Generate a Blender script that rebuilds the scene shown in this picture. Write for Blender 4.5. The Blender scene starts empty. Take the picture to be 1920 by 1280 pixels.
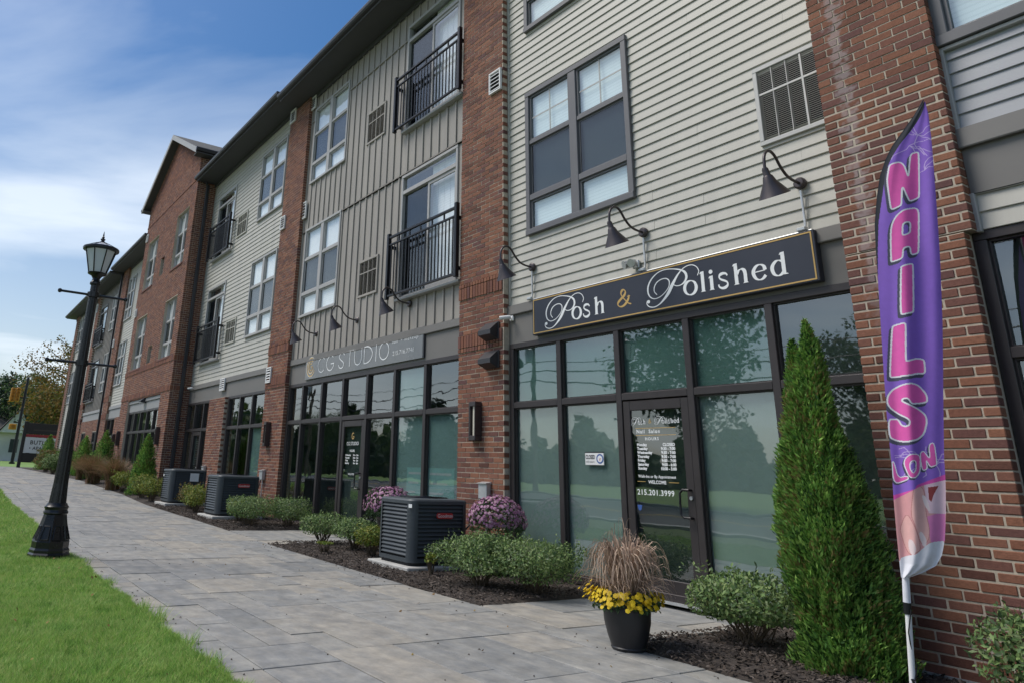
import bpy, bmesh, math, random
import numpy as np
from mathutils import Vector, Matrix
from mathutils.geometry import tessellate_polygon
R_ = math.radians
random.seed(7)
rng = np.random.default_rng(7)
scene = bpy.context.scene
C = scene.collection

# ------------------------------------------------------------------ camera
CAM_Z = 1.2
pit, yaw, rol = 0.3090656, 1.02903, 0.0434434
Fv = Vector((-math.sin(yaw)*math.cos(pit), math.cos(yaw)*math.cos(pit), math.sin(pit)))
Rt = Vector((math.cos(yaw), math.sin(yaw), 0)); Up = Rt.cross(Fv)
c_, s_ = math.cos(rol), math.sin(rol)
Rx = c_*Rt + s_*Up; Ux = -s_*Rt + c_*Up
cd = bpy.data.cameras.new('camera'); cam = bpy.data.objects.new('camera', cd); C.objects.link(cam)
m3 = Matrix((Rx, Ux, -Fv)).transposed()
cam.matrix_world = Matrix.Translation((0, 0, CAM_Z)) @ m3.to_4x4()
cd.sensor_fit = 'HORIZONTAL'; cd.sensor_width = 36.0; cd.lens = 25.396
cd.shift_x = 0.11164; cd.shift_y = -0.0988
cd.clip_start = 0.05; cd.clip_end = 2000
scene.camera = cam

# ------------------------------------------------------------------ sky, sun, exposure
SKY_OFF = (0.0, 0.0, 7.0)
SUN_EL, SUN_AZ = R_(56), R_(218)
w = bpy.data.worlds.new('World'); scene.world = w; w.use_nodes = True
nt = w.node_tree; nt.nodes.clear(); N = nt.nodes; Lk = nt.links
out = N.new('ShaderNodeOutputWorld'); bg = N.new('ShaderNodeBackground'); bg.inputs['Strength'].default_value = 0.105
sky = N.new('ShaderNodeTexSky'); sky.sky_type = 'NISHITA'; sky.sun_disc = False
sky.sun_elevation = SUN_EL; sky.sun_rotation = SUN_AZ; sky.air_density = 1.1; sky.dust_density = 2.2; sky.ozone_density = 3.0
tc = N.new('ShaderNodeTexCoord'); sep = N.new('ShaderNodeSeparateXYZ'); Lk.new(tc.outputs['Generated'], sep.inputs[0])
def wm(op, a, b):
    n = N.new('ShaderNodeMath'); n.operation = op
    for i, v in enumerate((a, b)):
        if isinstance(v, (int, float)): n.inputs[i].default_value = v
        else: Lk.new(v, n.inputs[i])
    return n.outputs[0]
zc = wm('MAXIMUM', wm('ADD', sep.outputs[2], 0.16), 0.05)
cx = wm('DIVIDE', sep.outputs[0], zc); cy = wm('DIVIDE', sep.outputs[1], zc)
cmb = N.new('ShaderNodeCombineXYZ'); Lk.new(cx, cmb.inputs[0]); Lk.new(wm('MULTIPLY', cy, 0.55), cmb.inputs[1])
n1 = N.new('ShaderNodeTexNoise'); n1.inputs['Scale'].default_value = 0.95; n1.inputs['Detail'].default_value = 7; n1.inputs['Roughness'].default_value = 0.52; n1.inputs['Distortion'].default_value = 0.6
mpw = N.new('ShaderNodeMapping'); mpw.inputs['Location'].default_value = SKY_OFF; Lk.new(cmb.outputs[0], mpw.inputs[0]); Lk.new(mpw.outputs[0], n1.inputs['Vector'])
rmp = N.new('ShaderNodeValToRGB'); rmp.color_ramp.elements[0].position = 0.46; rmp.color_ramp.elements[0].color = (0, 0, 0, 1)
rmp.color_ramp.elements[1].position = 0.68; rmp.color_ramp.elements[1].color = (1, 1, 1, 1)
Lk.new(n1.outputs['Fac'], rmp.inputs[0])
hz = N.new('ShaderNodeMapRange'); hz.inputs[1].default_value = 0.0; hz.inputs[2].default_value = 0.48; hz.inputs[3].default_value = 0.46; hz.inputs[4].default_value = 0.0
Lk.new(sep.outputs[2], hz.inputs[0])
fac = wm('MINIMUM', wm('ADD', wm('MULTIPLY', rmp.outputs[0], 0.52), hz.outputs[0]), 0.9)
mix = N.new('ShaderNodeMixRGB'); Lk.new(fac, mix.inputs[0]); tint = N.new('ShaderNodeHueSaturation'); tint.inputs['Saturation'].default_value = 1.42; tint.inputs['Value'].default_value = 0.56; Lk.new(sky.outputs[0], tint.inputs['Color'])
Lk.new(tint.outputs[0], mix.inputs[1]); mix.inputs[2].default_value = (5.0, 5.4, 5.8, 1)
Lk.new(mix.outputs[0], bg.inputs['Color']); Lk.new(bg.outputs[0], out.inputs[0])
sd = bpy.data.lights.new('sun', 'SUN'); sd.energy = 1.5; sd.angle = R_(28); sd.color = (1.0, 0.95, 0.88)
so = bpy.data.objects.new('sun', sd); C.objects.link(so)
sv = Vector((math.sin(SUN_AZ)*math.cos(SUN_EL), math.cos(SUN_AZ)*math.cos(SUN_EL), math.sin(SUN_EL)))
so.rotation_euler = sv.to_track_quat('Z', 'Y').to_euler(); so.location = (-30, -40, 40)
vs = scene.view_settings; vs.view_transform = 'Standard'; vs.look = 'None'; vs.exposure = 1.03; vs.gamma = 1.0; vs.use_curve_mapping = False

# ------------------------------------------------------------------ helpers
GX = [-400, -44, -30.6, -23.4, -20.4, -17.4, -14.1, -11.9, -8, 400]
GZ = [0.42, 0.42, 0.385, 0.236, 0.115, 0.07, 0.03, -0.02, -0.05, -0.05]
def gz(x): return float(np.interp(x, GX, GZ))

class MB:
    """collects shapes; build() links them as one mesh object"""
    def __init__(s): s.v = []; s.f = []; s.m = []
    def add(s, vs, fs, mi=0):
        o = len(s.v); s.v += [tuple(p) for p in vs]
        for f in fs: s.f.append(tuple(i+o for i in f)); s.m.append(mi)
        return s
    def box(s, x0, x1, y0, y1, z0, z1, mi=0):
        return s.add([(x0,y0,z0),(x1,y0,z0),(x1,y1,z0),(x0,y1,z0),(x0,y0,z1),(x1,y0,z1),(x1,y1,z1),(x0,y1,z1)],
              [(0,3,2,1),(4,5,6,7),(0,1,5,4),(1,2,6,5),(2,3,7,6),(3,0,4,7)], mi)
    def bbox(s, x0, x1, y0, y1, z0, z1, b=0.004, mi=0):
        """box with bevelled edges on all sides"""
        vs = []; 
        for (ix, iy, iz) in [(a,b2,c2) for a in (0,1) for b2 in (0,1) for c2 in (0,1)]:
            X = (x0, x1)[ix]; Y = (y0, y1)[iy]; Z = (z0, z1)[iz]
            dx = b if ix == 0 else -b; dy = b if iy == 0 else -b; dz = b if iz == 0 else -b
            vs += [(X, Y+dy, Z+dz), (X+dx, Y, Z+dz), (X+dx, Y+dy, Z)]
        def k(a, b2, c2, t): return (a*4+b2*2+c2)*3+t
        fs = []
        for a in (0,1):
            q = [k(a,0,0,0),k(a,1,0,0),k(a,1,1,0),k(a,0,1,0)]; fs.append(tuple(q[::-1]) if a == 0 else tuple(q))
            q = [k(0,a,0,1),k(1,a,0,1),k(1,a,1,1),k(0,a,1,1)]; fs.append(tuple(q) if a == 0 else tuple(q[::-1]))
            q = [k(0,0,a,2),k(1,0,a,2),k(1,1,a,2),k(0,1,a,2)]; fs.append(tuple(q[::-1]) if a == 0 else tuple(q))
        for a in (0,1):
            for b2 in (0,1):
                fs.append((k(a,b2,0,0),k(a,b2,1,0),k(a,b2,1,1),k(a,b2,0,1)))
                fs.append((k(a,0,b2,0),k(a,1,b2,0),k(a,1,b2,2),k(a,0,b2,2)))
                fs.append((k(0,a,b2,1),k(1,a,b2,1),k(1,a,b2,2),k(0,a,b2,2)))
                for c2 in (0,1): fs.append((k(a,b2,c2,0),k(a,b2,c2,1),k(a,b2,c2,2)))
        return s.add(vs, fs, mi)
    def tube(s, path, rad, n=8, cap=True, mi=0):
        P = [Vector(p) for p in path]; k = len(P)
        if not hasattr(rad, '__len__'): rad = [rad]*k
        vs = []; prev = None
        for i in range(k):
            d = (P[min(i+1,k-1)]-P[max(i-1,0)]).normalized()
            if prev is None:
                a = d.orthogonal().normalized()
            else:
                a = (prev - d*prev.dot(d)); a = a.normalized() if a.length > 1e-6 else d.orthogonal().normalized()
            prev = a; b = d.cross(a)
            for j in range(n):
                t = 2*math.pi*j/n; vs.append(P[i] + (a*math.cos(t)+b*math.sin(t))*rad[i])
        fs = [(i*n+j, i*n+(j+1)%n, (i+1)*n+(j+1)%n, (i+1)*n+j) for i in range(k-1) for j in range(n)]
        if cap: fs += [tuple(range(n))[::-1], tuple(range((k-1)*n, k*n))]
        return s.add(vs, fs, mi)
    def lathe(s, prof, c=(0,0,0), n=24, cap=True, mi=0, rot=0.0):
        vs = []; k = len(prof)
        for r, z in prof:
            for j in range(n):
                t = 2*math.pi*(j+rot)/n; vs.append((c[0]+r*math.cos(t), c[1]+r*math.sin(t), c[2]+z))
        fs = [(i*n+j, i*n+(j+1)%n, (i+1)*n+(j+1)%n, (i+1)*n+j) for i in range(k-1) for j in range(n)]
        if cap: fs += [tuple(range(n))[::-1], tuple(range((k-1)*n, k*n))]
        return s.add(vs, fs, mi)
    def prism_x(s, prof, x0, x1, mi=0):
        """profile of (y,z) extruded along x"""
        n = len(prof); vs = [(x0,y,z) for y,z in prof]+[(x1,y,z) for y,z in prof]
        fs = [(i,(i+1)%n,n+(i+1)%n,n+i) for i in range(n)]+[tuple(range(n))[::-1], tuple(range(n,2*n))]
        return s.add(vs, fs, mi)
    def prism_y(s, prof, y0, y1, mi=0):
        """profile of (x,z) extruded along y"""
        n = len(prof); vs = [(x,y0,z) for x,z in prof]+[(x,y1,z) for x,z in prof]
        fs = [(i,(i+1)%n,n+(i+1)%n,n+i) for i in range(n)]+[tuple(range(n))[::-1], tuple(range(n,2*n))]
        return s.add(vs, fs, mi)
    def mesh(s, name, mats, smooth=False, fix=True):
        me = bpy.data.meshes.new(name); me.from_pydata(s.v, [], s.f)
        for m in (mats if isinstance(mats, (list, tuple)) else [mats]): me.materials.append(m)
        if len(set(s.m)) > 1: me.polygons.foreach_set('material_index', s.m)
        if fix:
            b = bmesh.new(); b.from_mesh(me); bmesh.ops.recalc_face_normals(b, faces=b.faces); b.to_mesh(me); b.free()
        if smooth:
            me.polygons.foreach_set('use_smooth', [True]*len(me.polygons))
            me.set_sharp_from_angle(angle=R_(40))
        me.update(); return me
    def build(s, name, mats, parent=None, smooth=False, loc=None, fix=True):
        return link(name, s.mesh(name, mats, smooth, fix), parent, loc)

ROOTS = {}
def link(name, me, parent=None, loc=None):
    o = bpy.data.objects.new(name, me); C.objects.link(o)
    if loc is not None: o.location = loc
    if parent is not None:
        o.parent = parent
        if parent.name in ROOTS: o.matrix_parent_inverse = Matrix.Translation(-Vector(ROOTS[parent.name]))
    return o
def tag(o, label=None, cat=None, group=None, kind=None):
    if label: o['label'] = label
    if cat: o['category'] = cat
    if group: o['group'] = group
    if kind: o['kind'] = kind
    return o
def thing(name, label, cat, loc=(0,0,0), rz=0.0, group=None, world=False):
    """an Empty at a thing's base; world=True: its parts are written in world coordinates"""
    o = bpy.data.objects.new(name, None); C.objects.link(o); o.location = loc; o.rotation_euler = (0,0,rz)
    o.empty_display_size = 0.2
    if world: ROOTS[o.name] = tuple(loc)
    return tag(o, label, cat, group)
def copy_tree(o, parent=None):
    c = o.copy(); C.objects.link(c)
    if parent is not None: c.parent = parent
    for ch in list(o.children): copy_tree(ch, c)
    return c
def fast(name, V, F, mats, mi=None, parent=None, smooth=False):
    """mesh from numpy arrays; F is (m,3) or (m,4)"""
    me = bpy.data.meshes.new(name); V = np.asarray(V, np.float32); F = np.asarray(F, np.int32); k = F.shape[1]
    me.vertices.add(len(V)); me.vertices.foreach_set('co', V.ravel())
    me.loops.add(F.size); me.loops.foreach_set('vertex_index', F.ravel())
    me.polygons.add(len(F)); me.polygons.foreach_set('loop_start', np.arange(0, F.size, k, dtype=np.int32))
    for m in (mats if isinstance(mats, (list, tuple)) else [mats]): me.materials.append(m)
    if mi is not None: me.polygons.foreach_set('material_index', np.asarray(mi, np.int32))
    me.polygons.foreach_set('use_smooth', np.full(len(F), bool(smooth)))
    me.update(calc_edges=True); me.validate()
    return link(name, me, parent)

# ------------------------------------------------------------------ materials
def srgb(r, g, b):
    f = lambda c: (c/255)/12.92 if c/255 <= 0.04045 else ((c/255+0.055)/1.055)**2.4
    return (f(r), f(g), f(b), 1)
def mat(name, col, rough=0.6, metal=0.0, var=0.0, vscale=6.0, bump=0.0, bscale=40.0, rnd=0.0, island=False, spec=0.5, coords='Object', stretch=None, col2=None, trans=0.0):
    m = bpy.data.materials.new(name); m.use_nodes = True; nt = m.node_tree; b = nt.nodes['Principled BSDF']
    col = tuple(col)+(1,) if len(col) == 3 else tuple(col)
    b.inputs['Base Color'].default_value = col; b.inputs['Roughness'].default_value = rough; b.inputs['Metallic'].default_value = metal
    b.inputs['Specular IOR Level'].default_value = spec
    L = nt.links; NN = nt.nodes
    if coords == 'World': g = NN.new('ShaderNodeNewGeometry'); vec = g.outputs['Position']
    else: g = NN.new('ShaderNodeTexCoord'); vec = g.outputs[coords]
    if stretch:
        mp = NN.new('ShaderNodeMapping'); mp.inputs['Scale'].default_value = stretch; L.new(vec, mp.inputs[0]); vec = mp.outputs[0]
    cur = None
    if var > 0 or col2:
        nz = NN.new('ShaderNodeTexNoise'); nz.inputs['Scale'].default_value = vscale; nz.inputs['Detail'].default_value = 5; nz.inputs['Roughness'].default_value = 0.62
        L.new(vec, nz.inputs['Vector'])
        rp = NN.new('ShaderNodeValToRGB'); e = rp.color_ramp.elements; e[0].position = 0.3; e[1].position = 0.7
        if col2: e[0].color = col; e[1].color = tuple(col2)+(1,) if len(col2) == 3 else tuple(col2)
        else:
            e[0].color = tuple(max(0, c*(1-var)) for c in col[:3])+(1,); e[1].color = tuple(min(1, c*(1+var)) for c in col[:3])+(1,)
        L.new(nz.outputs['Fac'], rp.inputs[0]); cur = rp.outputs[0]
        rr = NN.new('ShaderNodeMapRange'); rr.inputs[3].default_value = max(0.0, rough-0.08); rr.inputs[4].default_value = min(1.0, rough+0.1)
        L.new(nz.outputs['Fac'], rr.inputs[0]); L.new(rr.outputs[0], b.inputs['Roughness'])
    if rnd > 0:
        hs = NN.new('ShaderNodeHueSaturation')
        if island: s = NN.new('ShaderNodeNewGeometry').outputs['Random Per Island']
        else: s = NN.new('ShaderNodeObjectInfo').outputs['Random']
        mr = NN.new('ShaderNodeMapRange'); mr.inputs[3].default_value = 1-rnd; mr.inputs[4].default_value = 1+rnd; L.new(s, mr.inputs[0]); L.new(mr.outputs[0], hs.inputs['Value'])
        if cur: L.new(cur, hs.inputs['Color'])
        else: hs.inputs['Color'].default_value = col
        cur = hs.outputs[0]
    if cur: L.new(cur, b.inputs['Base Color'])
    if bump > 0:
        n2 = NN.new('ShaderNodeTexNoise'); n2.inputs['Scale'].default_value = bscale; n2.inputs['Detail'].default_value = 4; L.new(vec, n2.inputs['Vector'])
        bp = NN.new('ShaderNodeBump'); bp.inputs['Strength'].default_value = bump; bp.inputs['Distance'].default_value = 0.01
        L.new(n2.outputs['Fac'], bp.inputs['Height']); L.new(bp.outputs[0], b.inputs['Normal'])
    return m
def ramp_mat(name, cols, rough=0.7, island=True, noise=0.0, nscale=30, spec=0.3, trans=0.0, bump=0.0, bscale=60, pos_noise=0.0, pos_scale=3.0, stain=False):
    """colour picked per piece from a ramp (per island or per object), with fine noise on top"""
    m = bpy.data.materials.new(name); m.use_nodes = True; nt = m.node_tree; NN = nt.nodes; L = nt.links; b = NN['Principled BSDF']
    b.inputs['Roughness'].default_value = rough; b.inputs['Specular IOR Level'].default_value = spec
    s = NN.new('ShaderNodeNewGeometry').outputs['Random Per Island'] if island else NN.new('ShaderNodeObjectInfo').outputs['Random']
    pos = NN.new('ShaderNodeNewGeometry').outputs['Position']
    if pos_noise > 0:
        nz = NN.new('ShaderNodeTexNoise'); nz.inputs['Scale'].default_value = pos_scale; nz.inputs['Detail'].default_value = 2; L.new(pos, nz.inputs['Vector'])
        mr = NN.new('ShaderNodeMapRange'); mr.inputs[1].default_value = 0.3; mr.inputs[2].default_value = 0.7; mr.inputs[3].default_value = -pos_noise; mr.inputs[4].default_value = pos_noise; mr.clamp = True
        L.new(nz.outputs['Fac'], mr.inputs[0]); ad = NN.new('ShaderNodeMath'); ad.operation = 'ADD'; ad.use_clamp = True
        L.new(s, ad.inputs[0]); L.new(mr.outputs[0], ad.inputs[1]); s = ad.outputs[0]
    rp = NN.new('ShaderNodeValToRGB'); e = rp.color_ramp.elements
    while len(e) < len(cols): e.new(0.5)
    for i, c in enumerate(cols):
        e[i].position = i/(len(cols)-1); e[i].color = tuple(c)+(1,) if len(c) == 3 else tuple(c)
    L.new(s, rp.inputs[0]); cur = rp.outputs[0]
    if noise > 0:
        n2 = NN.new('ShaderNodeTexNoise'); n2.inputs['Scale'].default_value = nscale; n2.inputs['Detail'].default_value = 5; n2.inputs['Roughness'].default_value = 0.65; L.new(pos, n2.inputs['Vector'])
        m2 = NN.new('ShaderNodeMapRange'); m2.inputs[1].default_value = 0.25; m2.inputs[2].default_value = 0.75; m2.inputs[3].default_value = 1-noise; m2.inputs[4].default_value = 1+noise
        L.new(n2.outputs['Fac'], m2.inputs[0]); hs = NN.new('ShaderNodeHueSaturation'); L.new(cur, hs.inputs['Color']); L.new(m2.outputs[0], hs.inputs['Value']); cur = hs.outputs[0]
    if stain:      # lime bloom in a ragged upright streak down the left of the projecting pier
        sx = NN.new('ShaderNodeSeparateXYZ'); L.new(pos, sx.inputs[0])
        def mth(op, a, bb):
            n = NN.new('ShaderNodeMath'); n.operation = op; n.use_clamp = False
            for i, v in enumerate((a, bb)):
                if isinstance(v, (int, float)): n.inputs[i].default_value = v
                else: L.new(v, n.inputs[i])
            return n.outputs[0]
        d = mth('ABSOLUTE', mth('ADD', sx.outputs[0], 2.84), 0)
        n3 = NN.new('ShaderNodeTexNoise'); n3.inputs['Scale'].default_value = 11; n3.inputs['Detail'].default_value = 4; L.new(pos, n3.inputs['Vector'])
        f = mth('SUBTRACT', mth('MULTIPLY', n3.outputs['Fac'], 0.36), d)
        f = mth('MINIMUM', mth('MAXIMUM', mth('MULTIPLY', mth('SUBTRACT', f, 0.11), 8.0), 0.0), 0.42)
        hh = NN.new('ShaderNodeMapRange'); hh.inputs[1].default_value = 2.2; hh.inputs[2].default_value = 3.2; L.new(sx.outputs[2], hh.inputs[0])
        f = mth('MULTIPLY', f, hh.outputs[0])
        mx = NN.new('ShaderNodeMixRGB'); L.new(f, mx.inputs[0]); L.new(cur, mx.inputs[1]); mx.inputs[2].default_value = (0.42, 0.38, 0.38, 1); cur = mx.outputs[0]
    L.new(cur, b.inputs['Base Color'])
    if bump > 0:
        n4 = NN.new('ShaderNodeTexNoise'); n4.inputs['Scale'].default_value = bscale; n4.inputs['Detail'].default_value = 5; L.new(pos, n4.inputs['Vector'])
        bp = NN.new('ShaderNodeBump'); bp.inputs['Strength'].default_value = bump; bp.inputs['Distance'].default_value = 0.008
        L.new(n4.outputs['Fac'], bp.inputs['Height']); L.new(bp.outputs[0], b.inputs['Normal'])
    if trans > 0:
        tr = NN.new('ShaderNodeBsdfTranslucent'); L.new(cur, tr.inputs[0]); ms = NN.new('ShaderNodeMixShader'); ms.inputs[0].default_value = trans
        o = NN['Material Output']; L.new(b.outputs[0], ms.inputs[1]); L.new(tr.outputs[0], ms.inputs[2]); L.new(ms.outputs[0], o.inputs['Surface'])
    return m
def glass_mat(name, tint, base_refl, wav=0.0):
    m = bpy.data.materials.new(name); m.use_nodes = True; nt = m.node_tree; NN = nt.nodes; L = nt.links
    for n in list(NN):
        if n.type != 'OUTPUT_MATERIAL': NN.remove(n)
    o = [n for n in NN if n.type == 'OUTPUT_MATERIAL'][0]
    tr = NN.new('ShaderNodeBsdfTransparent'); tr.inputs[0].default_value = tuple(tint)+(1,)
    gl = NN.new('ShaderNodeBsdfGlossy'); gl.inputs['Roughness'].default_value = 0.015; gl.inputs['Color'].default_value = (0.93, 0.97, 0.98, 1)
    fr = NN.new('ShaderNodeFresnel'); fr.inputs['IOR'].default_value = 1.52
    mr = NN.new('ShaderNodeMapRange'); mr.inputs[1].default_value = 0.0; mr.inputs[2].default_value = 1.0; mr.inputs[3].default_value = base_refl; mr.inputs[4].default_value = 1.0
    L.new(fr.outputs[0], mr.inputs[0])
    gb = NN.new('ShaderNodeNewGeometry'); mb_ = NN.new('ShaderNodeMath'); mb_.operation = 'SUBTRACT'; mb_.inputs[0].default_value = 1.0; L.new(gb.outputs['Backfacing'], mb_.inputs[1])
    mf = NN.new('ShaderNodeMath'); mf.operation = 'MULTIPLY'; L.new(mr.outputs[0], mf.inputs[0]); L.new(mb_.outputs[0], mf.inputs[1])   # only the outer face of the pane mirrors
    if wav > 0:      # slight roller-wave of heat-treated glass
        nz = NN.new('ShaderNodeTexNoise'); nz.inputs['Scale'].default_value = 3.0; nz.inputs['Detail'].default_value = 1
        g = NN.new('ShaderNodeNewGeometry'); L.new(g.outputs['Position'], nz.inputs['Vector'])
        bp = NN.new('ShaderNodeBump'); bp.inputs['Strength'].default_value = wav; bp.inputs['Distance'].default_value = 0.02; L.new(nz.outputs['Fac'], bp.inputs['Height'])
        L.new(bp.outputs[0], gl.inputs['Normal'])
    ms = NN.new('ShaderNodeMixShader'); L.new(mf.outputs[0], ms.inputs[0]); L.new(tr.outputs[0], ms.inputs[1]); L.new(gl.outputs[0], ms.inputs[2])
    L.new(ms.outputs[0], o.inputs['Surface']); return m

BR = [(0.100,0.044,0.033),(0.185,0.079,0.049),(0.245,0.110,0.066),(0.135,0.062,0.053),(0.21,0.088,0.053),(0.112,0.054,0.051)]
M = {}
M['brick'] = ramp_mat('brick_single', BR, 0.85, island=False, noise=0.22, nscale=45, bump=0.35, bscale=120, stain=True)
M['brickj'] = ramp_mat('brick_joined', BR, 0.85, island=True, noise=0.22, nscale=45, bump=0.35, bscale=120, stain=True)
M['mortar'] = mat('mortar', (0.44,0.38,0.30), 0.95, var=0.15, vscale=18, bump=0.3, bscale=90, coords='World')
M['siding'] = mat('clapboard_stone', (0.425,0.415,0.368), 0.55, var=0.07, vscale=1.6, bump=0.04, bscale=60, coords='World', stretch=(3.5,1,.45))
M['siding_shaded'] = mat('clapboard_shaded', (0.30,0.31,0.33), 0.55, var=0.05, vscale=3, coords='World')  # clapboards right of the near pier, their shade put into a greyer colour
M['batten'] = mat('board_taupe', (0.30,0.278,0.248), 0.6, var=0.09, vscale=2.5, coords='World', stretch=(1,1,0.3))
M['batten_dark'] = mat('board_grey_brown', (0.20,0.185,0.165), 0.6, var=0.06, vscale=2.5, coords='World')
M['band'] = mat('fascia_band_grey', (0.155,0.148,0.138), 0.55, var=0.06, vscale=2, coords='World')
M['bandlt'] = mat('fascia_band_light_grey', (0.27,0.275,0.275), 0.55, var=0.05, vscale=2, coords='World')
M['trim'] = mat('window_trim_slate', (0.115,0.115,0.122), 0.5, var=0.06, vscale=4, coords='World')
M['trimlt'] = mat('trim_grey_sky_sheen', (0.36,0.355,0.345), 0.5, var=0.06, vscale=4, coords='World')  # light grey trim; on the farther windows it paints in the sky's sheen
M['bronze'] = mat('storefront_bronze', (0.040,0.034,0.034), 0.42, metal=0.2, var=0.08, vscale=4, coords='World')
M['black'] = mat('black_metal', (0.012,0.012,0.014), 0.38, metal=0.3, var=0.15, vscale=12)
M['blackm'] = mat('black_gutter', (0.028,0.028,0.032), 0.45, var=0.1, vscale=5, coords='World')
M['soffit'] = mat('soffit_dark', (0.065,0.065,0.07), 0.7, var=0.08, vscale=3, coords='World')
M['white'] = mat('white_paint', (0.72,0.72,0.71), 0.5, var=0.04, vscale=8)
M['galv'] = mat('galvanised', (0.50,0.52,0.52), 0.4, metal=0.5, var=0.12, vscale=14)
M['dark'] = mat('dark_interior', (0.012,0.014,0.015), 0.9)
M['shop'] = mat('shop_interior', (0.035,0.042,0.042), 0.85, var=0.4, vscale=1.4, coords='World')
M['film'] = mat('frosted_film', (0.34,0.365,0.36), 0.7, var=0.05, vscale=1.5, coords='World')
M['filmg'] = mat('green_film', (0.135,0.215,0.20), 0.65, var=0.10, vscale=1.2, coords='World')
M['unlit_back'] = mat('unlit_interior_backing', (0.020,0.024,0.022), 0.6, var=0.3, vscale=2, coords='World')  # near-black sheet, the unlit interior's darkness put into its colour
M['blind'] = mat('blind_white', (0.66,0.70,0.71), 0.7)
M['screen'] = glass_mat('insect_screen_glass', (0.50,0.52,0.53), 0.03)
M['glass'] = glass_mat('window_glass', (0.92,0.96,0.96), 0.16, 0.06)
M['glass_hi'] = glass_mat('window_glass_coated', (0.975,0.985,0.985), 0.13, 0.10)
M['glass_shop'] = glass_mat('shop_glass', (0.80,0.87,0.855), 0.14, 0.03)
M['roof'] = mat('shingle', (0.10,0.098,0.09), 0.9, var=0.3, vscale=14, bump=0.5, bscale=60, coords='World')
M['lampbronze'] = mat('lamp_bronze', (0.070,0.060,0.062), 0.38, metal=0.55, var=0.1, vscale=9)
# blinds: fine slats as a wave in the white
bm_ = M['blind'].node_tree; wv = bm_.nodes.new('ShaderNodeTexWave'); wv.bands_direction = 'Z'; wv.inputs['Scale'].default_value = 6.5; wv.inputs['Distortion'].default_value = 0.0
gg = bm_.nodes.new('ShaderNodeNewGeometry'); bm_.links.new(gg.outputs['Position'], wv.inputs['Vector'])
rp_ = bm_.nodes.new('ShaderNodeValToRGB'); rp_.color_ramp.elements[0].color = (0.80,0.83,0.83,1); rp_.color_ramp.elements[1].color = (0.90,0.92,0.92,1); rp_.color_ramp.elements[1].position = 0.45
bm_.links.new(wv.outputs['Fac'], rp_.inputs[0]); bm_.links.new(rp_.outputs[0], bm_.nodes['Principled BSDF'].inputs['Base Color'])
# ------------------------------------------------------------------ ground, walk, beds, road
M['turf'] = mat('turf_soil', (0.085,0.13,0.03), 0.95, var=0.35, vscale=3, bump=0.4, bscale=60, coords='World')
M['turf_far'] = mat('turf_far', (0.15,0.25,0.055), 0.95, var=0.3, vscale=0.6, coords='World')
M['asphalt'] = mat('asphalt', (0.075,0.077,0.082), 0.85, var=0.15, vscale=2, bump=0.2, bscale=200, coords='World')
M['concrete'] = mat('concrete', (0.40,0.395,0.37), 0.85, var=0.12, vscale=5, bump=0.15, bscale=120, coords='World')
M['paint_y'] = mat('road_paint', (0.55,0.38,0.05), 0.7)
M['paint_w'] = mat('road_paint_white', (0.7,0.7,0.68), 0.7)
M['sand'] = mat('joint_sand', (0.055,0.052,0.046), 0.95, var=0.35, vscale=30, coords='World')
M['mulch'] = mat('mulch_bed', (0.042,0.033,0.027), 0.95, var=0.6, vscale=25, bump=0.9, bscale=70, coords='World')
XS = [-400,-200,-120,-80,-60,-50,-44,-40,-36,-33,-30.6,-27,-23.4,-20.4,-17.4,-14.1,-11.9,-10,-8,-4,0,6,20,80,200]
def strip(name, y0, y1, dz, material, xs=XS, label=None, kind='structure', thick=None):
    mb = MB()
    P = [(x, y, gz(x)+dz) for x in xs for y in (y0, y1)]
    mb.add(P, [(2*i, 2*i+2, 2*i+3, 2*i+1) for i in range(len(xs)-1)])
    o = mb.build(name, material, fix=False); tag(o, label, kind=kind)
    return o
strip('ground', -400, 400, -0.034, M['turf_far'], label='green grass land reaching to the horizon around the building')
strip('lawn', -3.4, 1.83, 0.0, M['turf'], label='mown green lawn strip along the paved walk')
strip('road', -14.5, -3.75, -0.028, M['asphalt'], label='grey asphalt road running past the building')
mb = MB()
for a, b in zip(XS[:-1], XS[1:]):
    for y0, y1 in ((-3.75,-3.4), (-14.85,-14.5)):
        za, zb = gz(a), gz(b)
        mb.add([(a,y0,za-.03),(b,y0,zb-.03),(b,y1,zb-.03),(a,y1,za-.03),(a,y0,za+.07),(b,y0,zb+.07),(b,y1,zb+.07),(a,y1,za+.07)],
               [(4,5,6,7),(0,1,5,4),(2,3,7,6)])
tag(mb.build('kerb', M['concrete']), 'pale concrete kerbs along both sides of the road', kind='structure')
for yy, mm in ((-9.1,'paint_y'),(-9.35,'paint_y'),(-4.2,'paint_w'),(-14.0,'paint_w')):
    o = strip('road_line', yy-.06, yy+.06, -0.0235, M[mm]); o['label'] = 'painted line on the asphalt road'
xs_walk = [x for x in XS if -60 <= x <= 6]
wk = strip('walk', 1.8, 7.0, -0.02, M['sand'], xs_walk, 'paved grey stone walk beside the building with joints')
wk2 = strip('cross_walk', -3.4, 1.8, 0.008, M['concrete'], [-64,-60,-56], 'pale concrete path crossing the lawn far away')

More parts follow.
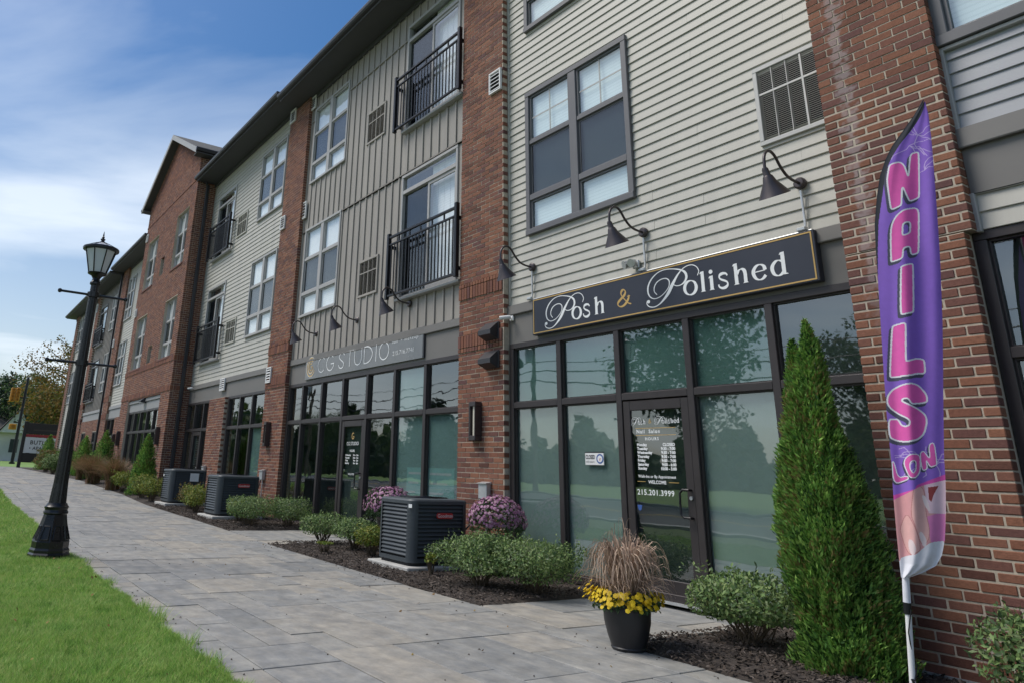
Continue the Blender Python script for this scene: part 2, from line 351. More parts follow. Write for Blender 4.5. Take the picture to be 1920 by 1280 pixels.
M['paver'] = ramp_mat('paver_stone', [(0.200,0.206,0.206),(0.282,0.280,0.268),(0.240,0.244,0.242),(0.315,0.296,0.262),(0.255,0.260,0.254)], 0.72, island=False, noise=0.26, nscale=6, bump=0.25, bscale=35)
M['paverj'] = ramp_mat('paver_stone_far', [(0.200,0.206,0.206),(0.282,0.280,0.268),(0.240,0.244,0.242),(0.315,0.296,0.262),(0.255,0.260,0.254)], 0.72, island=True, noise=0.26, nscale=6, bump=0.25, bscale=35)
for nm in ('paver','paverj'):   # rusty and slate clouding drawn out along the slab
    nt = M[nm].node_tree; b = nt.nodes['Principled BSDF']; src = b.inputs['Base Color'].links[0].from_socket
    g = nt.nodes.new('ShaderNodeNewGeometry'); mp = nt.nodes.new('ShaderNodeMapping'); mp.inputs['Scale'].default_value = (2.6,6.5,1); nt.links.new(g.outputs['Position'], mp.inputs[0])
    nz = nt.nodes.new('ShaderNodeTexNoise'); nz.inputs['Scale'].default_value = 1.0; nz.inputs['Detail'].default_value = 6; nz.inputs['Roughness'].default_value = 0.7; nt.links.new(mp.outputs[0], nz.inputs['Vector'])
    rp = nt.nodes.new('ShaderNodeValToRGB'); e = rp.color_ramp.elements; e[0].position = 0.30; e[0].color = (0.74,0.77,0.81,1); e[1].position = 0.70; e[1].color = (1.17,1.13,1.06,1)
    nt.links.new(nz.outputs['Fac'], rp.inputs[0]); mx = nt.nodes.new('ShaderNodeMixRGB'); mx.blend_type = 'MULTIPLY'; mx.inputs[0].default_value = 1.0
    nt.links.new(src, mx.inputs[1]); nt.links.new(rp.outputs[0], mx.inputs[2]); nt.links.new(mx.outputs[0], b.inputs['Base Color'])
U = 0.29
def pack(nx, ny, ok, seed):
    r = random.Random(seed); occ = [[not ok(i, j) for j in range(ny)] for i in range(nx)]; res = []
    sizes = [(3,2),(3,2),(2,2),(3,1),(2,1),(2,1),(2,2),(1,1),(4,2)]
    for i in range(nx):
        for j in range(ny):
            if occ[i][j]: continue
            opts = sizes[:]; r.shuffle(opts); opts += [(2,1),(1,1)]
            for a, b in opts:
                if i+a <= nx and j+b <= ny and not any(occ[i+p][j+q] for p in range(a) for q in range(b)):
                    for p in range(a):
                        for q in range(b): occ[i+p][j+q] = True
                    res.append((i, j, a, b)); break
    return res
X0W, NXW, NYW = -58.0, 190, 18
def walk_ok(i, j):
    x = X0W + (i+.5)*U; y = 1.80 + (j+.5)*U
    if y < 4.99: return True
    return (-13.9 < x < -12.0 or -6.35 < x < -4.62) and y < 6.93
slabs = []
for (i, j, a, b) in pack(NXW, NYW, walk_ok, 3):
    slabs.append((X0W+i*U, X0W+(i+a)*U, 1.80+j*U, 1.80+(j+b)*U))
slabs.sort(key=lambda s: -s[0])
paver_cache = {}
far = MB()
for k, (x0, x1, y0, y1) in enumerate(slabs):
    g = random.uniform(.0035,.0065); j = random.uniform(-0.0035, 0.003)
    if k < 300:
        w_, d_ = round(x1-x0, 3), round(y1-y0, 3); key = (w_, d_, random.randint(0, 1))
        if key not in paver_cache:
            q = MB(); q.bbox(-w_/2+g, w_/2-g, -d_/2+g, d_/2-g, -0.03, 0.0, b=0.0035 if key[2] else 0.0025); paver_cache[key] = q.mesh('paver', M['paver'])
        xc = (x0+x1)/2; sl = (gz(x1)-gz(x0))/(x1-x0)
        o = link('paver', paver_cache[key], wk, (xc, (y0+y1)/2, gz(xc)+j)); o.rotation_euler = (random.uniform(-.003,.003), -math.atan(sl), 0)
    else:
        za, zb = gz(x0)+j, gz(x1)+j
        far.add([(x0+g,y0+g,za),(x1-g,y0+g,zb),(x1-g,y1-g,zb),(x0+g,y1-g,za),(x0+g,y0+g,za-.03),(x1-g,y0+g,zb-.03),(x1-g,y1-g,zb-.03),(x0+g,y1-g,za-.03)],
                [(0,1,2,3),(4,5,1,0),(5,6,2,1),(6,7,3,2),(7,4,0,3)])
tag(far.build('far_pavers', M['paverj'], wk, fix=False), kind='stuff')

# planting beds: lumpy mulch sheets plus loose chips
M['chip'] = ramp_mat('mulch_chip', [(0.020,0.016,0.014),(0.045,0.035,0.028),(0.072,0.055,0.043),(0.036,0.030,0.027),(0.16,0.13,0.11)], 0.95, island=True)
BEDS = [('-54 to -13.9', -53.0, -13.9, 4.99, 6.95, 'dark mulch bed left of the studio door path'),
        ('cg', -12.0, -6.35, 4.99, 6.95, 'dark mulch bed between the studio path and the nail salon path'),
        ('posh', -4.62, 3.0, 4.99, 6.95, 'dark mulch bed with tall evergreen by the feather flag')]
chipV, chipF = [], []
for _, x0, x1, y0, y1, lab in BEDS:
    nx = int((x1-x0)/0.1)+1; ny = int((y1-y0)/0.1)+1
    X, Y = np.meshgrid(np.linspace(x0, x1, nx), np.linspace(y0, y1, ny), indexing='ij')
    edge = np.minimum(np.minimum(Y-y0, 9), np.minimum(X-x0, x1-X))
    Z = np.interp(X, GX, GZ) - 0.015 + 0.055*np.clip(edge/0.25, 0, 1) + 0.012*np.sin(X*5.1+Y*3)*np.sin(Y*6.3-X) + rng.normal(0, .004, X.shape)
    V = np.stack([X, Y, Z], -1).reshape(-1, 3)
    idx = np.arange(nx*ny).reshape(nx, ny)
    F = np.stack([idx[:-1,:-1], idx[1:,:-1], idx[1:,1:], idx[:-1,1:]], -1).reshape(-1, 4)
    tag(fast('mulch_bed', V, F, M['mulch'], smooth=True), lab, kind='structure')
    lim = max(x0, -20)
    area = (x1-lim)*(y1-y0); n = int(area*520)
    if lim < x1 and n > 0:
        px = rng.uniform(lim, min(x1, 0.5), n); py = y0 + (y1-y0)*rng.random(n)**1.15 - 0.02
        pz = np.interp(px, GX, GZ) + 0.030*np.clip((py-y0)/.25, 0, 1) + 0.012*np.clip(np.minimum(px-x0, x1-px)/.25,0,1)
        L_ = rng.uniform(.008, .028, n); W_ = rng.uniform(.004, .010, n); a = rng.uniform(0, 6.28, n); tl = rng.normal(0, .35, n)
        ux = np.stack([np.cos(a), np.sin(a), tl], -1)*L_[:,None]; vx = np.stack([-np.sin(a), np.cos(a), rng.normal(0,.3,n)], -1)*W_[:,None]
        c = np.stack([px, py, pz+rng.uniform(.002,.016,n)], -1); up = np.array([0,0,.004])
        base = len(chipV)*0 + sum(len(q) for q in chipV)
        V4 = np.stack([c-ux-vx, c+ux-vx, c+ux+vx, c-ux+vx, c+up*2], 1).reshape(-1, 3)
        chipV.append(V4); i0 = base + np.arange(n)*5
        for t in ((0,1,4),(1,2,4),(2,3,4),(3,0,4)): chipF.append(np.stack([i0+t[0], i0+t[1], i0+t[2]], -1))
# a few crumbs of mulch strewn on the paving
n = 170; px = rng.uniform(-13, -3.2, n); py = np.where(rng.random(n) < .45, 1.8+np.abs(rng.normal(0,.12,n)), np.where(rng.random(n) < .5, 4.97-np.abs(rng.normal(0,.1,n)), rng.uniform(1.9, 4.9, n)))
L_ = rng.uniform(.004,.013,n); W_ = rng.uniform(.003,.006,n); a = rng.uniform(0,6.28,n)
ux = np.stack([np.cos(a), np.sin(a), 0*a], -1)*L_[:,None]; vx = np.stack([-np.sin(a), np.cos(a), 0*a], -1)*W_[:,None]
c = np.stack([px, py, np.interp(px,GX,GZ)+.003], -1); base = sum(len(q) for q in chipV)
chipV.append(np.stack([c-ux-vx, c+ux-vx, c+ux+vx, c-ux+vx, c+np.array([0,0,.008])], 1).reshape(-1,3)); i0 = base+np.arange(n)*5
for t in ((0,1,4),(1,2,4),(2,3,4),(3,0,4)): chipF.append(np.stack([i0+t[0], i0+t[1], i0+t[2]], -1))
tag(fast('mulch_chips', np.concatenate(chipV), np.concatenate(chipF), M['chip']), 'loose dark wood mulch chips over the beds', 'mulch', kind='stuff')

# ------------------------------------------------------------------ the building
S, PF, GF, RF = 6.95, 6.83, 6.28, 6.40
BLD = thing('apartment_building', 'long three storey brick and clapboard apartment building with shops on the ground floor', 'building', (-25.0, 7.0, 0.0), world=True)

def cells(x0, x1, z0, z1, ops):
    xs = sorted({x0, x1, *[min(max(v, x0), x1) for o in ops for v in o[:2]]}); zs = sorted({z0, z1, *[min(max(v, z0), z1) for o in ops for v in o[2:]]})
    for a, b in zip(xs[:-1], xs[1:]):
        for c, d in zip(zs[:-1], zs[1:]):
            xm, zm = (a+b)/2, (c+d)/2
            if b-a > 1e-6 and d-c > 1e-6 and not any(o[0] < xm < o[1] and o[2] < zm < o[3] for o in ops): yield a, b, c, d
def core(name, x0, x1, z0, z1, y0, y1, ops, material, parent=BLD):
    mb = MB()
    for a, b, c, d in cells(x0, x1, z0, z1, ops): mb.box(a, b, y0, y1, c, d)
    return mb.build(name, material, parent)
def clap_wall(x0, x1, z0, z1, y, ops, material, e=0.1265, single=True):
    """clapboards: each course lapped over the one below; each run a board of its own"""
    wall = core('siding_wall', x0, x1, z0, z1, y+.022, y+.22, ops, material)
    cache = {}; n = int(math.ceil((z1-z0)/e)); joined = MB()
    rb = random.Random(int(x0*10))
    for k in range(n):
        a = z0+k*e; b = min(a+e+.012, z1); zm = a+e*.5
        cut = [x0]; xx = x0+rb.choice((.9,1.8,2.7,3.4))
        while xx < x1-.5: cut.append(xx); xx += 3.66
        cut.append(x1); runs = [(p_+(.0012 if i_ else 0), q_-.0012) for i_, (p_, q_) in enumerate(zip(cut[:-1], cut[1:]))]   # butt joints
        for o in ops:
            if o[2] < zm < o[3]:
                nr = []
                for p, q in runs:
                    if o[1] <= p or o[0] >= q: nr.append((p, q)); continue
                    if o[0] > p: nr.append((p, o[0]))
                    if o[1] < q: nr.append((o[1], q))
                runs = nr
        for p, q in runs:
            if q-p < .03: continue
            prof = [(y-.002, 0), (y-.004, .004), (y+.014, b-a), (y+.02, b-a), (y+.02, 0)]
            if single:
                key = (round(p,3), round(q,3), round(b-a,3))
                if key not in cache: cache[key] = MB().prism_x([(yy, zz) for yy, zz in prof], p, q).mesh('siding_board', material)
                link('siding_board', cache[key], wall, (0, rb.uniform(-.0012,.0012), a+rb.uniform(-.0012,.0012)))
            else: joined.prism_x([(yy, zz+a) for yy, zz in prof], p, q)
    if not single: tag(joined.build('siding_boards', material, wall), kind='stuff')
    return wall
def batten_wall(x0, x1, z0, z1, y, ops, material, step=0.272, rails=()):
    wall = core('board_wall', x0, x1, z0, z1, y+.004, y+.22, ops, material)
    cache = {}
    x = x0+.03
    while x < x1-.02:
        segs = [(z0, z1)]
        for cut in [(o[2]-.0, o[3]+.0) for o in ops if o[0]-.03 < x < o[1]+.03]+[(r-.022, r+.022) for r in rails]:
            ns = []
            for p, q in segs:
                if cut[1] <= p or cut[0] >= q: ns.append((p, q)); continue
                if cut[0] > p: ns.append((p, cut[0]))
                if cut[1] < q: ns.append((cut[1], q))
            segs = ns
        for p, q in segs:
            if q-p < .05: continue
            key = round(q-p, 3)
            if key not in cache: cache[key] = MB().bbox(-.021, .021, -.022, .004, 0, q-p, b=.004).mesh('batten', material)
            link('batten', cache[key], wall, (x, y, p))
        x += step
    for r in rails:
        for p, q, c, d in cells(x0, x1, r-.02, r+.02, [o for o in ops]):
            MB().prism_x([(y-.03, r-.02), (y-.034, r-.012), (y-.024, r+.02), (y+.004, r+.02), (y+.004, r-.02)], p, q).build('rail_flashing', material, wall)
    return wall

# --- brickwork ---------------------------------------------------------
CH, BL = 0.0724, 0.2175
def courses(x0, x1, z0, z1, ops=(), belts=(), seed=0, shift=0.0):
    """running bond rectangles (xa, xb, za, zb, proud)"""
    r = random.Random(seed); res = []; j = 0.013
    z = z0; row = 0
    zs = []
    while z < z1-.02:
        bl = [b for b in belts if b[0]-1e-4 <= z < b[1]-1e-4]
        if bl: zs.append((z, bl[0][1], bl[0])); z = bl[0][1]
        else:
            nxt = min([b[0] for b in belts if b[0] > z+1e-4]+[z1]); zt = min(z+CH, nxt)
            if nxt-zt < .03: zt = nxt
            zs.append((z, zt, None)); z = zt
    for za, zb, belt in zs:
        row += 1
        if belt: w_ = CH; off = 0
        else: w_ = BL; off = (row % 2)*BL/2 + shift
        x = x0-off
        while x < x1-.001:
            a, b = max(x, x0), min(x+w_, x1)
            if b-a > .03:
                segs = [(a, b)]
                for o in ops:
                    if o[2] < (za+zb)/2 < o[3]:
                        ns = []
                        for p, q in segs:
                            if o[1] <= p or o[0] >= q: ns.append((p, q)); continue
                            if o[0] > p: ns.append((p, o[0]))
                            if o[1] < q: ns.append((o[1], q))
                        segs = ns
                for p, q in segs:
                    if q-p > .03: res.append((p + (j/2 if p > x0+1e-4 else 0), q - (j/2 if q < x1-1e-4 else 0), za+j/2, zb-j/2, (0.018 if belt else 0)+r.uniform(-.0025,.0025)))
            x += w_
    return res
def boxes_np(rects, y, depth, axis='x', sgn=-1):
    """joined brick boxes; axis x: faces look to -y; axis y: faces look to sgn*x, the run goes along y"""
    A = np.array(rects); n = len(A); j = rng.normal(0, .0012, (n, 4))
    a, b, c, d, p = A.T
    a = a+j[:,0]; b = b+j[:,1]; c = c+j[:,2]*.7; d = d+j[:,3]*.7
    if axis == 'x': f = y-p; k = np.full(n, y+depth); mk = lambda s, t, u: np.stack([s, t, u], -1)
    else: f = y+(-sgn)*(-p) if False else y+sgn*p; k = np.full(n, y-sgn*depth); mk = lambda s, t, u: np.stack([t, s, u], -1)
    V = np.stack([mk(a,f,c), mk(b,f,c), mk(b,f,d), mk(a,f,d), mk(a,k,c), mk(b,k,c), mk(b,k,d), mk(a,k,d)], 1).reshape(-1, 3)
    i = np.arange(n)[:,None]*8
    F = np.concatenate([i+np.array(q)[None] for q in ((0,1,2,3),(1,5,6,2),(4,0,3,7),(3,2,6,7),(4,5,1,0))])
    if axis == 'y' and sgn > 0: pass
    return V, F
def brick_wall(name, x0, x1, z0, z1, y, ops=(), belts=(), depth=0.09, back=None, side_r=None, side_l=None, single=0, seed=0, label=None, zmin_single=None):
    """a mortar core with bricks set on its front and, where seen, its side returns"""
    back = back if back is not None else S+.2
    mb = MB()
    for a, b, c, d in cells(x0+.006, x1-.006, z0, z1, list(ops)): mb.box(a, b, y+.0055, back, c, d)
    wall = mb.build(name, M['mortar'], BLD)
    if label: wall['label'] = label
    rects = courses(x0, x1, z0, z1, ops, belts, seed)
    sing = rects[:0]
    if single:
        sing = rects[:single]; rects = rects[single:]
        cache = {}
        for (a, b, c, d, p) in sing:
            key = (round((b-a)/.006), round((d-c)/.004), random.randint(0, 2))
            if key not in cache:
                q = MB(); q.bbox(-(b-a)/2, (b-a)/2, 0, depth, -(d-c)/2, (d-c)/2, b=random.choice((.003,.0045,.006))); cache[key] = q.mesh('brick', M['brick'])
            o = link('brick', cache[key], wall, ((a+b)/2, y-p, (c+d)/2+random.uniform(-.001,.001)))
            o.rotation_euler = (0, random.uniform(-.006,.006), random.uniform(-.006,.006))
    Vs, Fs, o = [], [], 0
    def push(V, F):
        nonlocal o
        Vs.append(V); Fs.append(F+o); o += len(V)
    if rects: push(*boxes_np(rects, y, depth))
    for side, sx, sg in ((side_r, x1, 1), (side_l, x0, -1)):
        if side:
            rr = courses(y+.1, side, z0, z1, [], belts, seed+1, shift=.05)
            push(*boxes_np(rr, sx, depth, 'y', sg))
    if Vs: tag(fast('brickwork', np.concatenate(Vs), np.concatenate(Fs), M['brickj'], parent=wall), kind='stuff')
    return wall
BELTS = [(3.02,3.09),(3.09,3.29),(3.86,4.06),(4.06,4.13)]
EAVE = 10.70
# the near projecting pier: 300 bricks one by one
P3 = brick_wall('brick_pier', -3.05, -2.18, 0.0, 3.09, GF, single=205, seed=5, back=S+.2, label='near projecting red brick pier with lime staining')
P3u = brick_wall('brick_pier', -3.05, -2.125, 3.10, EAVE+1.2, GF, single=95, seed=8, back=S+.2, side_r=RF+.1, label='upper part of the near projecting brick pier')
brick_wall('brick_pillar', -9.31, -8.20, 0.0, EAVE, PF, belts=BELTS, seed=11, label='brick pillar between the studio and the nail salon')
brick_wall('brick_pillar', -17.49, -16.22, 0.0, EAVE, PF, belts=BELTS, seed=12, label='brick pillar left of the studio shopfront')
brick_wall('brick_pillar', -21.95, -20.52, 0.0, 3.03, PF, seed=13, label='low brick pillar between two shop windows')
brick_wall('brick_pillar', -39.2, -37.95, 0.0, EAVE-.1, PF, belts=BELTS, seed=14, label='brick pillar beyond the gabled block')
brick_wall('brick_pillar', -46.3, -45.3, 0.0, EAVE-.3, PF, belts=BELTS, seed=15, label='brick pillar left of the grey boarded bay')
brick_wall('brick_pillar', -54.1, -53.1, 0.0, EAVE-.3, PF, seed=16, label='brick pillar at the far end of the building')
# gabled brick block
GX0, GX1, GRX, GAZ, GEZ = -32.05, -24.55, -28.3, 13.95, 12.05
G_ops = [(-26.85,-25.25,7.98,10.12),(-31.3,-29.6,7.98,10.12),(-26.85,-25.25,4.66,6.78),(-31.3,-29.6,4.66,6.78),(-28.6,-28.05,8.1,8.85),(-28.6,-28.05,4.68,5.35),(-30.7,-25.75,0,3.42)]
gw = brick_wall('gabled_brick_wall', GX0, GX1, 0.0, GEZ-.1, GF, ops=G_ops, belts=[(3.45,3.62),(4.44,4.63),(10.95,11.02)], seed=20, back=S+.25, side_r=S+.0, label='projecting red brick block with gable')
mb = MB(); mb.prism_y([(GX0+.02,GEZ-.1),(GX1-.02,GEZ-.1),(GRX,GAZ-.06)], GF+.012, S+2); mb.build('gable', M['mortar'], gw)
gr = []
for (a, b, c, d, p) in courses(GX0, GX1, GEZ-.1, GAZ-.1, seed=21):
    hw = (GAZ-.08-d)/(GAZ-GEZ)*3.75
    a2, b2 = max(a, GRX-hw), min(b, GRX+hw)
    if b2-a2 > .04: gr.append((a2, b2, c, d, p))
V_, F_ = boxes_np(gr, GF, .09); tag(fast('brickwork', V_, F_, M['brickj'], parent=gw), kind='stuff')
# lower brick walls of the far bays
brick_wall('low_brick_wall', -45.3, -39.2, 0.0, 3.1, PF+.05, ops=[(-41.3,-39.9,.95,2.5),(-44.6,-43.4,.95,2.5)], seed=23, label='low brick wall below the grey boarded bay')

# --- siding and boards with their openings --------------------------------
def win_op(x0, x1, z0, z1): return (x0+.04, x1-.04, z0+.04, z1-.04)
W_B1 = [(-7.77,-5.74,4.61,6.99),(-7.77,-5.74,8.10,10.44)]
G_B1 = [(-4.04,-2.98,4.67,5.60)]
clap_wall(-8.20, -2.2, 3.62, EAVE, S, [win_op(*q) for q in W_B1]+[win_op(*q) for q in G_B1], M['siding'])
W_B2 = [(-15.98,-14.05,4.60,6.86),(-15.98,-14.05,8.08,10.24)]
G_B2 = [(-13.05,-12.25,4.58,5.38),(-13.05,-12.25,8.08,8.87)]
S_B2 = [(-11.44,-9.56,4.26,6.80),(-11.44,-9.56,7.75,10.26)]
batten_wall(-16.22, -9.31, 3.64, EAVE, S, [win_op(*q) for q in W_B2+G_B2+S_B2], M['batten'], rails=(6.83, 9.94))
W_B3 = [(-19.72,-17.8,4.60,6.84),(-19.72,-17.8,8.08,10.24)]
G_B3 = [(-21.5,-20.62,4.62,5.36),(-21.5,-20.62,8.03,8.76)]
S_B3 = [(-23.8,-22.0,4.26,6.76),(-23.8,-22.0,7.75,10.06)]
clap_wall(-24.6, -17.49, 3.62, EAVE+.14, S, [win_op(*q) for q in W_B3+G_B3+S_B3], M['siding'])
W_B4 = [(-37.85,-36.3,4.55,6.7),(-37.85,-36.3,7.75,9.95)]
clap_wall(-37.95, -32.0, 3.62, EAVE-.1, S, [win_op(*q) for q in W_B4], M['siding'], single=False)
W_B5 = [(-41.6,-40.15,4.5,6.55),(-41.6,-40.15,7.75,9.7)]
S_B5 = [(-45.1,-43.1,4.2,6.5),(-45.1,-43.1,7.4,9.6)]
batten_wall(-45.3, -39.2, 3.62, EAVE-.2, S, [win_op(*q) for q in W_B5+S_B5], M['batten_dark'], step=.4, rails=())
W_B6 = [(-53.0,-51.0,4.5,6.6),(-53.0,-51.0,7.9,10.1),(-49.4,-47.6,4.5,6.6),(-49.4,-47.6,7.9,10.1)]
clap_wall(-53.1, -46.3, 0.0, EAVE-.3, S, [win_op(*q) for q in W_B6], M['siding'], single=False)
# right block beyond the near pier
clap_wall(-2.10, 3.0, 3.95, 4.64, RF, [], M['siding_shaded'], e=.121)
clap_wall(-2.10, 3.0, 3.11, 3.39, RF, [], M['siding'], e=.14)
for (a, b, c, d) in ((-2.135,-2.10,3.93,4.66),(-2.135,-2.10,3.09,3.40)): MB().bbox(a, b, RF-.035, RF+.05, c, d, b=.006).build('corner_trim', M['trimlt'], BLD)
MB().bbox(-2.135, 3.0, RF-.03, RF+.05, 4.64, 4.675, b=.006).build('corner_trim', M['trimlt'], BLD)
# J-channel trims where siding meets brick
for x in (-8.20, -17.49+.0): MB().bbox(x+.001 if x > -10 else x-.03, x+.03 if x > -10 else x-.001, S-.022, S+.03, 3.62, EAVE, b=.004).build('corner_trim', M['siding'], BLD)

# fascia bands above the shops: lower panel and upper ledge
def band(x0, x1, y, z0, z1, zs, m1, m2=None):
    mb = MB(); mb.box(x0, x1, y-.012, y+.2, z0, zs); b = mb.build('fascia_band', m1, BLD)
    MB().prism_x([(y-.05, zs), (y-.055, zs+.01), (y-.05, z1-.015), (y-.01, z1), (y+.2, z1), (y+.2, zs)], x0, x1).build('ledge', m2 or m1, b)
    return b
band(-8.20, -2.2, S, 3.045, 3.62, 3.465, M['band'])
band(-16.22, -9.31, S, 3.045, 3.64, 3.49, M['band'])
band(-24.6, -17.49, S, 3.045, 3.62, 3.46, M['band'])
band(-37.95, -32.0, S, 3.045, 3.62, 3.46, M['bandlt'])
band(-45.3, -39.2, S-.02, 3.12, 3.62, 3.46, M['bandlt'])
band(-30.7, -25.75, GF+.1, 2.98, 3.42, 3.28, M['bandlt'])
band(-2.14, 3.0, RF, 3.40, 3.95, 3.77, M['band'])

# --- windows ---------------------------------------------------------------
def make_window(x0, x1, z0, z1, y, trim='trim', t=.085, zs=None, glass='glass', units=2, reveal=0.0, muntin=True, blind='blind', screen=True, lab=None):
    mb = MB(); yf, yb = y-.045, y+.06
    mb.bbox(x0, x1, yf, yb, z1-t, z1, b=.006).bbox(x0, x1, yf-.012, yb, z0, z0+t, b=.006)
    mb.bbox(x0, x0+t, yf+.002, yb, z0+t, z1-t, b=.006).bbox(x1-t, x1, yf+.002, yb, z0+t, z1-t, b=.006)
    fr = mb.build('window', M[trim], BLD)
    if lab: fr['label'] = lab
    h = z1-z0; za, zb = (zs or (z0+h*.258, z0+h*.645))
    mw = .075; xm = (x0+x1)/2
    us = [(x0+t, xm-mw, ), (xm+mw, x1-t)] if units == 2 else [(x0+t, x1-t)]
    if units == 2: MB().bbox(xm-mw, xm+mw, yf+.006, yb, z0+t, z1-t, b=.006).build('mullion', M[trim], fr)
    for (a, b) in us:
        yp = y+.012
        # rails between top sash, bottom sash and the fixed light
        MB().bbox(a, b, y-.03, yb, zb-.035, zb+.03, b=.005).build('meeting_rail', M[trim], fr)
        MB().bbox(a, b, y-.038, yb, za-.045, za+.045, b=.006).build('rail', M[trim], fr)
        for (c, d, kind) in ((z0+t, za-.045, 'g'), (za+.045, zb-.035, 's'), (zb+.03, z1-t, 'g')):
            sb = MB(); e = .028; q0, q1 = (y-.012, y+.03) if kind == 'g' else (y+.0, y+.045)
            sb.box(a, a+e, q0, q1, c, d).box(b-e, b, q0, q1, c, d).box(a+e, b-e, q0, q1, c, c+e).box(a+e, b-e, q0, q1, d-e, d)
            sb.build('sash', M[trim], fr)
            pm = M[glass]
            yq = yp if kind == 'g' else y+.034
            MB().box(a+e-.005, b-e+.005, yq, yq+.005, c+e-.005, d-e+.005).build('pane', pm, fr)
            if kind == 's' and screen:
                MB().box(a+e-.004, b-e+.004, y+.006, y+.008, c+e-.004, d-e+.004).build('screen', M['screen'], fr)
            MB().box(a, b, y+.055, y+.06, c, d).build('blind', M[blind], fr)
        if muntin:
            m2 = MB(); zc, xc = (zb+.03+z1-t)/2, (a+b)/2
            m2.box(a+.028, b-.028, y+.006, y+.0105, zc-.01, zc+.01).box(xc-.01, xc+.01, y+.0055, y+.0105, zb+.058, z1-t-.028); m2.build('muntin', M['trimlt'], fr)
    MB().box(x0+.03, x1-.03, y+.095, y+.2, z0+.03, z1-.03).build('reveal', M['dark'], fr)
    return fr
for q in W_B1: make_window(*q, S, 'trim', zs=(q[2]+.585, q[2]+1.50) if q[2] < 6 else None, glass='glass')
for q in W_B2+W_B3+W_B4+W_B6: make_window(*q, S, 'trimlt', t=.06, glass='glass_hi', muntin=False)
for q in W_B5: make_window(*q, S, 'trimlt', t=.05, glass='glass_hi', muntin=False)
for q in G_ops[:4]:
    make_window(q[0], q[1], q[2], q[3], GF+.14, 'trimlt', t=.05, glass='glass_hi', muntin=False)
    MB().bbox(q[0]-.02, q[1]+.02, GF-.03, GF+.1, q[2]-.075, q[2]-.002, b=.006).build('window_sill', M['brickj'], BLD)
for q in G_ops[4:6]:
    lv = MB().box(q[0], q[1], GF+.1, GF+.14, q[2], q[3]).build('louvre_panel', M['band'], BLD)
    for k in range(5): MB().box(q[0]+.02, q[1]-.02, GF+.085, GF+.1, q[2]+.06+k*.13, q[2]+.1+k*.13).build('slat', M['soffit'], lv)
make_window(-41.3, -39.9, .95, 2.5, PF+.12, 'bronze', t=.06, glass='glass_shop', units=2, muntin=False)
make_window(-44.6, -43.4, .95, 2.5, PF+.12, 'bronze', t=.06, glass='glass_shop', units=2, muntin=False)
make_window(-2.14, -.2, 4.68, 7.0, RF, 'trim', t=.10, glass='glass', muntin=False, screen=False, units=1)

# --- sliding doors with a light over, and railings in front ---------------
def make_slider(x0, x1, z0, z1, y, trim='trimlt'):
    t = .06; mb = MB(); yf, yb = y-.03, y+.09
    mb.bbox(x0, x1, yf, yb, z1-t, z1, b=.006).bbox(x0, x1, yf, yb, z0, z0+.05, b=.006).bbox(x0, x0+t, yf+.002, yb, z0+.05, z1-t, b=.006).bbox(x1-t, x1, yf+.002, yb, z0+.05, z1-t, b=.006)
    fr = mb.build('sliding_door', M[trim], BLD); zt = z1-.37; xm = (x0+x1)/2
    MB().bbox(x0+t, x1-t, yf+.006, yb, zt-.04, zt+.04, b=.005).build('transom_bar', M[trim], fr)
    MB().box(x0+t, x1-t, y+.02, y+.026, zt+.04, z1-t).build('pane', M['glass_hi'], fr)
    for a, b, yo in ((x0+t, xm+.03, .045), (xm-.03, x1-t, .0)):
        e = .055; sb = MB().box(a, a+e, y+yo, y+yo+.035, z0+.05, zt-.04).box(b-e, b, y+yo, y+yo+.035, z0+.05, zt-.04).box(a+e, b-e, y+yo, y+yo+.035, z0+.05, z0+.15).box(a+e, b-e, y+yo, y+yo+.035, zt-.1, zt-.04)
        sb.build('door_leaf', M[trim], fr)
        MB().box(a+e, b-e, y+yo+.014, y+yo+.02, z0+.15, zt-.1).build('pane', M['glass_hi'] if yo < .02 else M['glass'], fr)
    MB().box(x0+t, xm+.03, y+.036, y+.039, z0+.1, zt-.05).build('screen', M['screen'], fr)
    for k in range(9):
        a = x0+t+k*(x1-x0-2*t)/9; MB().box(a+.004, a+(x1-x0-2*t)/9-.004, y+.15, y+.155, z0, z1).build('blind_strip', M['blind'] if k > 3 else M['shop'], fr)
    MB().box(x0+.03, x1-.03, y+.16, y+.3, z0+.02, z1-.03).build('reveal', M['dark'], fr)
    return fr
def make_railing(x0, x1, z0, z1, y, n=20):
    r = MB().bbox(x0, x1, y-.025, y+.025, z1-.045, z1, b=.005).build('railing', M['black'], BLD)
    MB().bbox(x0, x1, y-.02, y+.02, z1-.19, z1-.155, b=.004).build('rail', M['black'], r)
    MB().bbox(x0, x1, y-.022, y+.022, z0, z0+.04, b=.004).build('rail', M['black'], r)
    for x in (x0, x1):
        MB().bbox(x-.035, x+.035, y-.037, y+.037, z0-.04, z1+.06, b=.006).build('post', M['black'], r)
        for z in (z0+.12, z1-.2): MB().box(x-.02, x+.02, y+.037, S+.0, z-.03, z+.03).build('bracket', M['black'], r)
    bal = MB().box(-.009, .009, -.009, .009, z0+.04, z1-.155).mesh('baluster', M['black'])
    for k in range(1, n): link('baluster', bal, r, (x0+(x1-x0)*k/n, y, 0))
    for k in range(1, 6): MB().box(x0+(x1-x0)*k/6-.012, x0+(x1-x0)*k/6+.012, y-.012, y+.012, z1-.155, z1-.045).build('spacer', M['black'], r)
    MB().bbox(x0+.16, x1-.02, y+.06, S+.02, z0-.10, z0-.05, b=.008).build('sill_board', M['trimlt'], r)
    return r
for q in S_B2+S_B3: make_slider(*q, S)
for q in S_B5: make_slider(*q, S, 'trim')
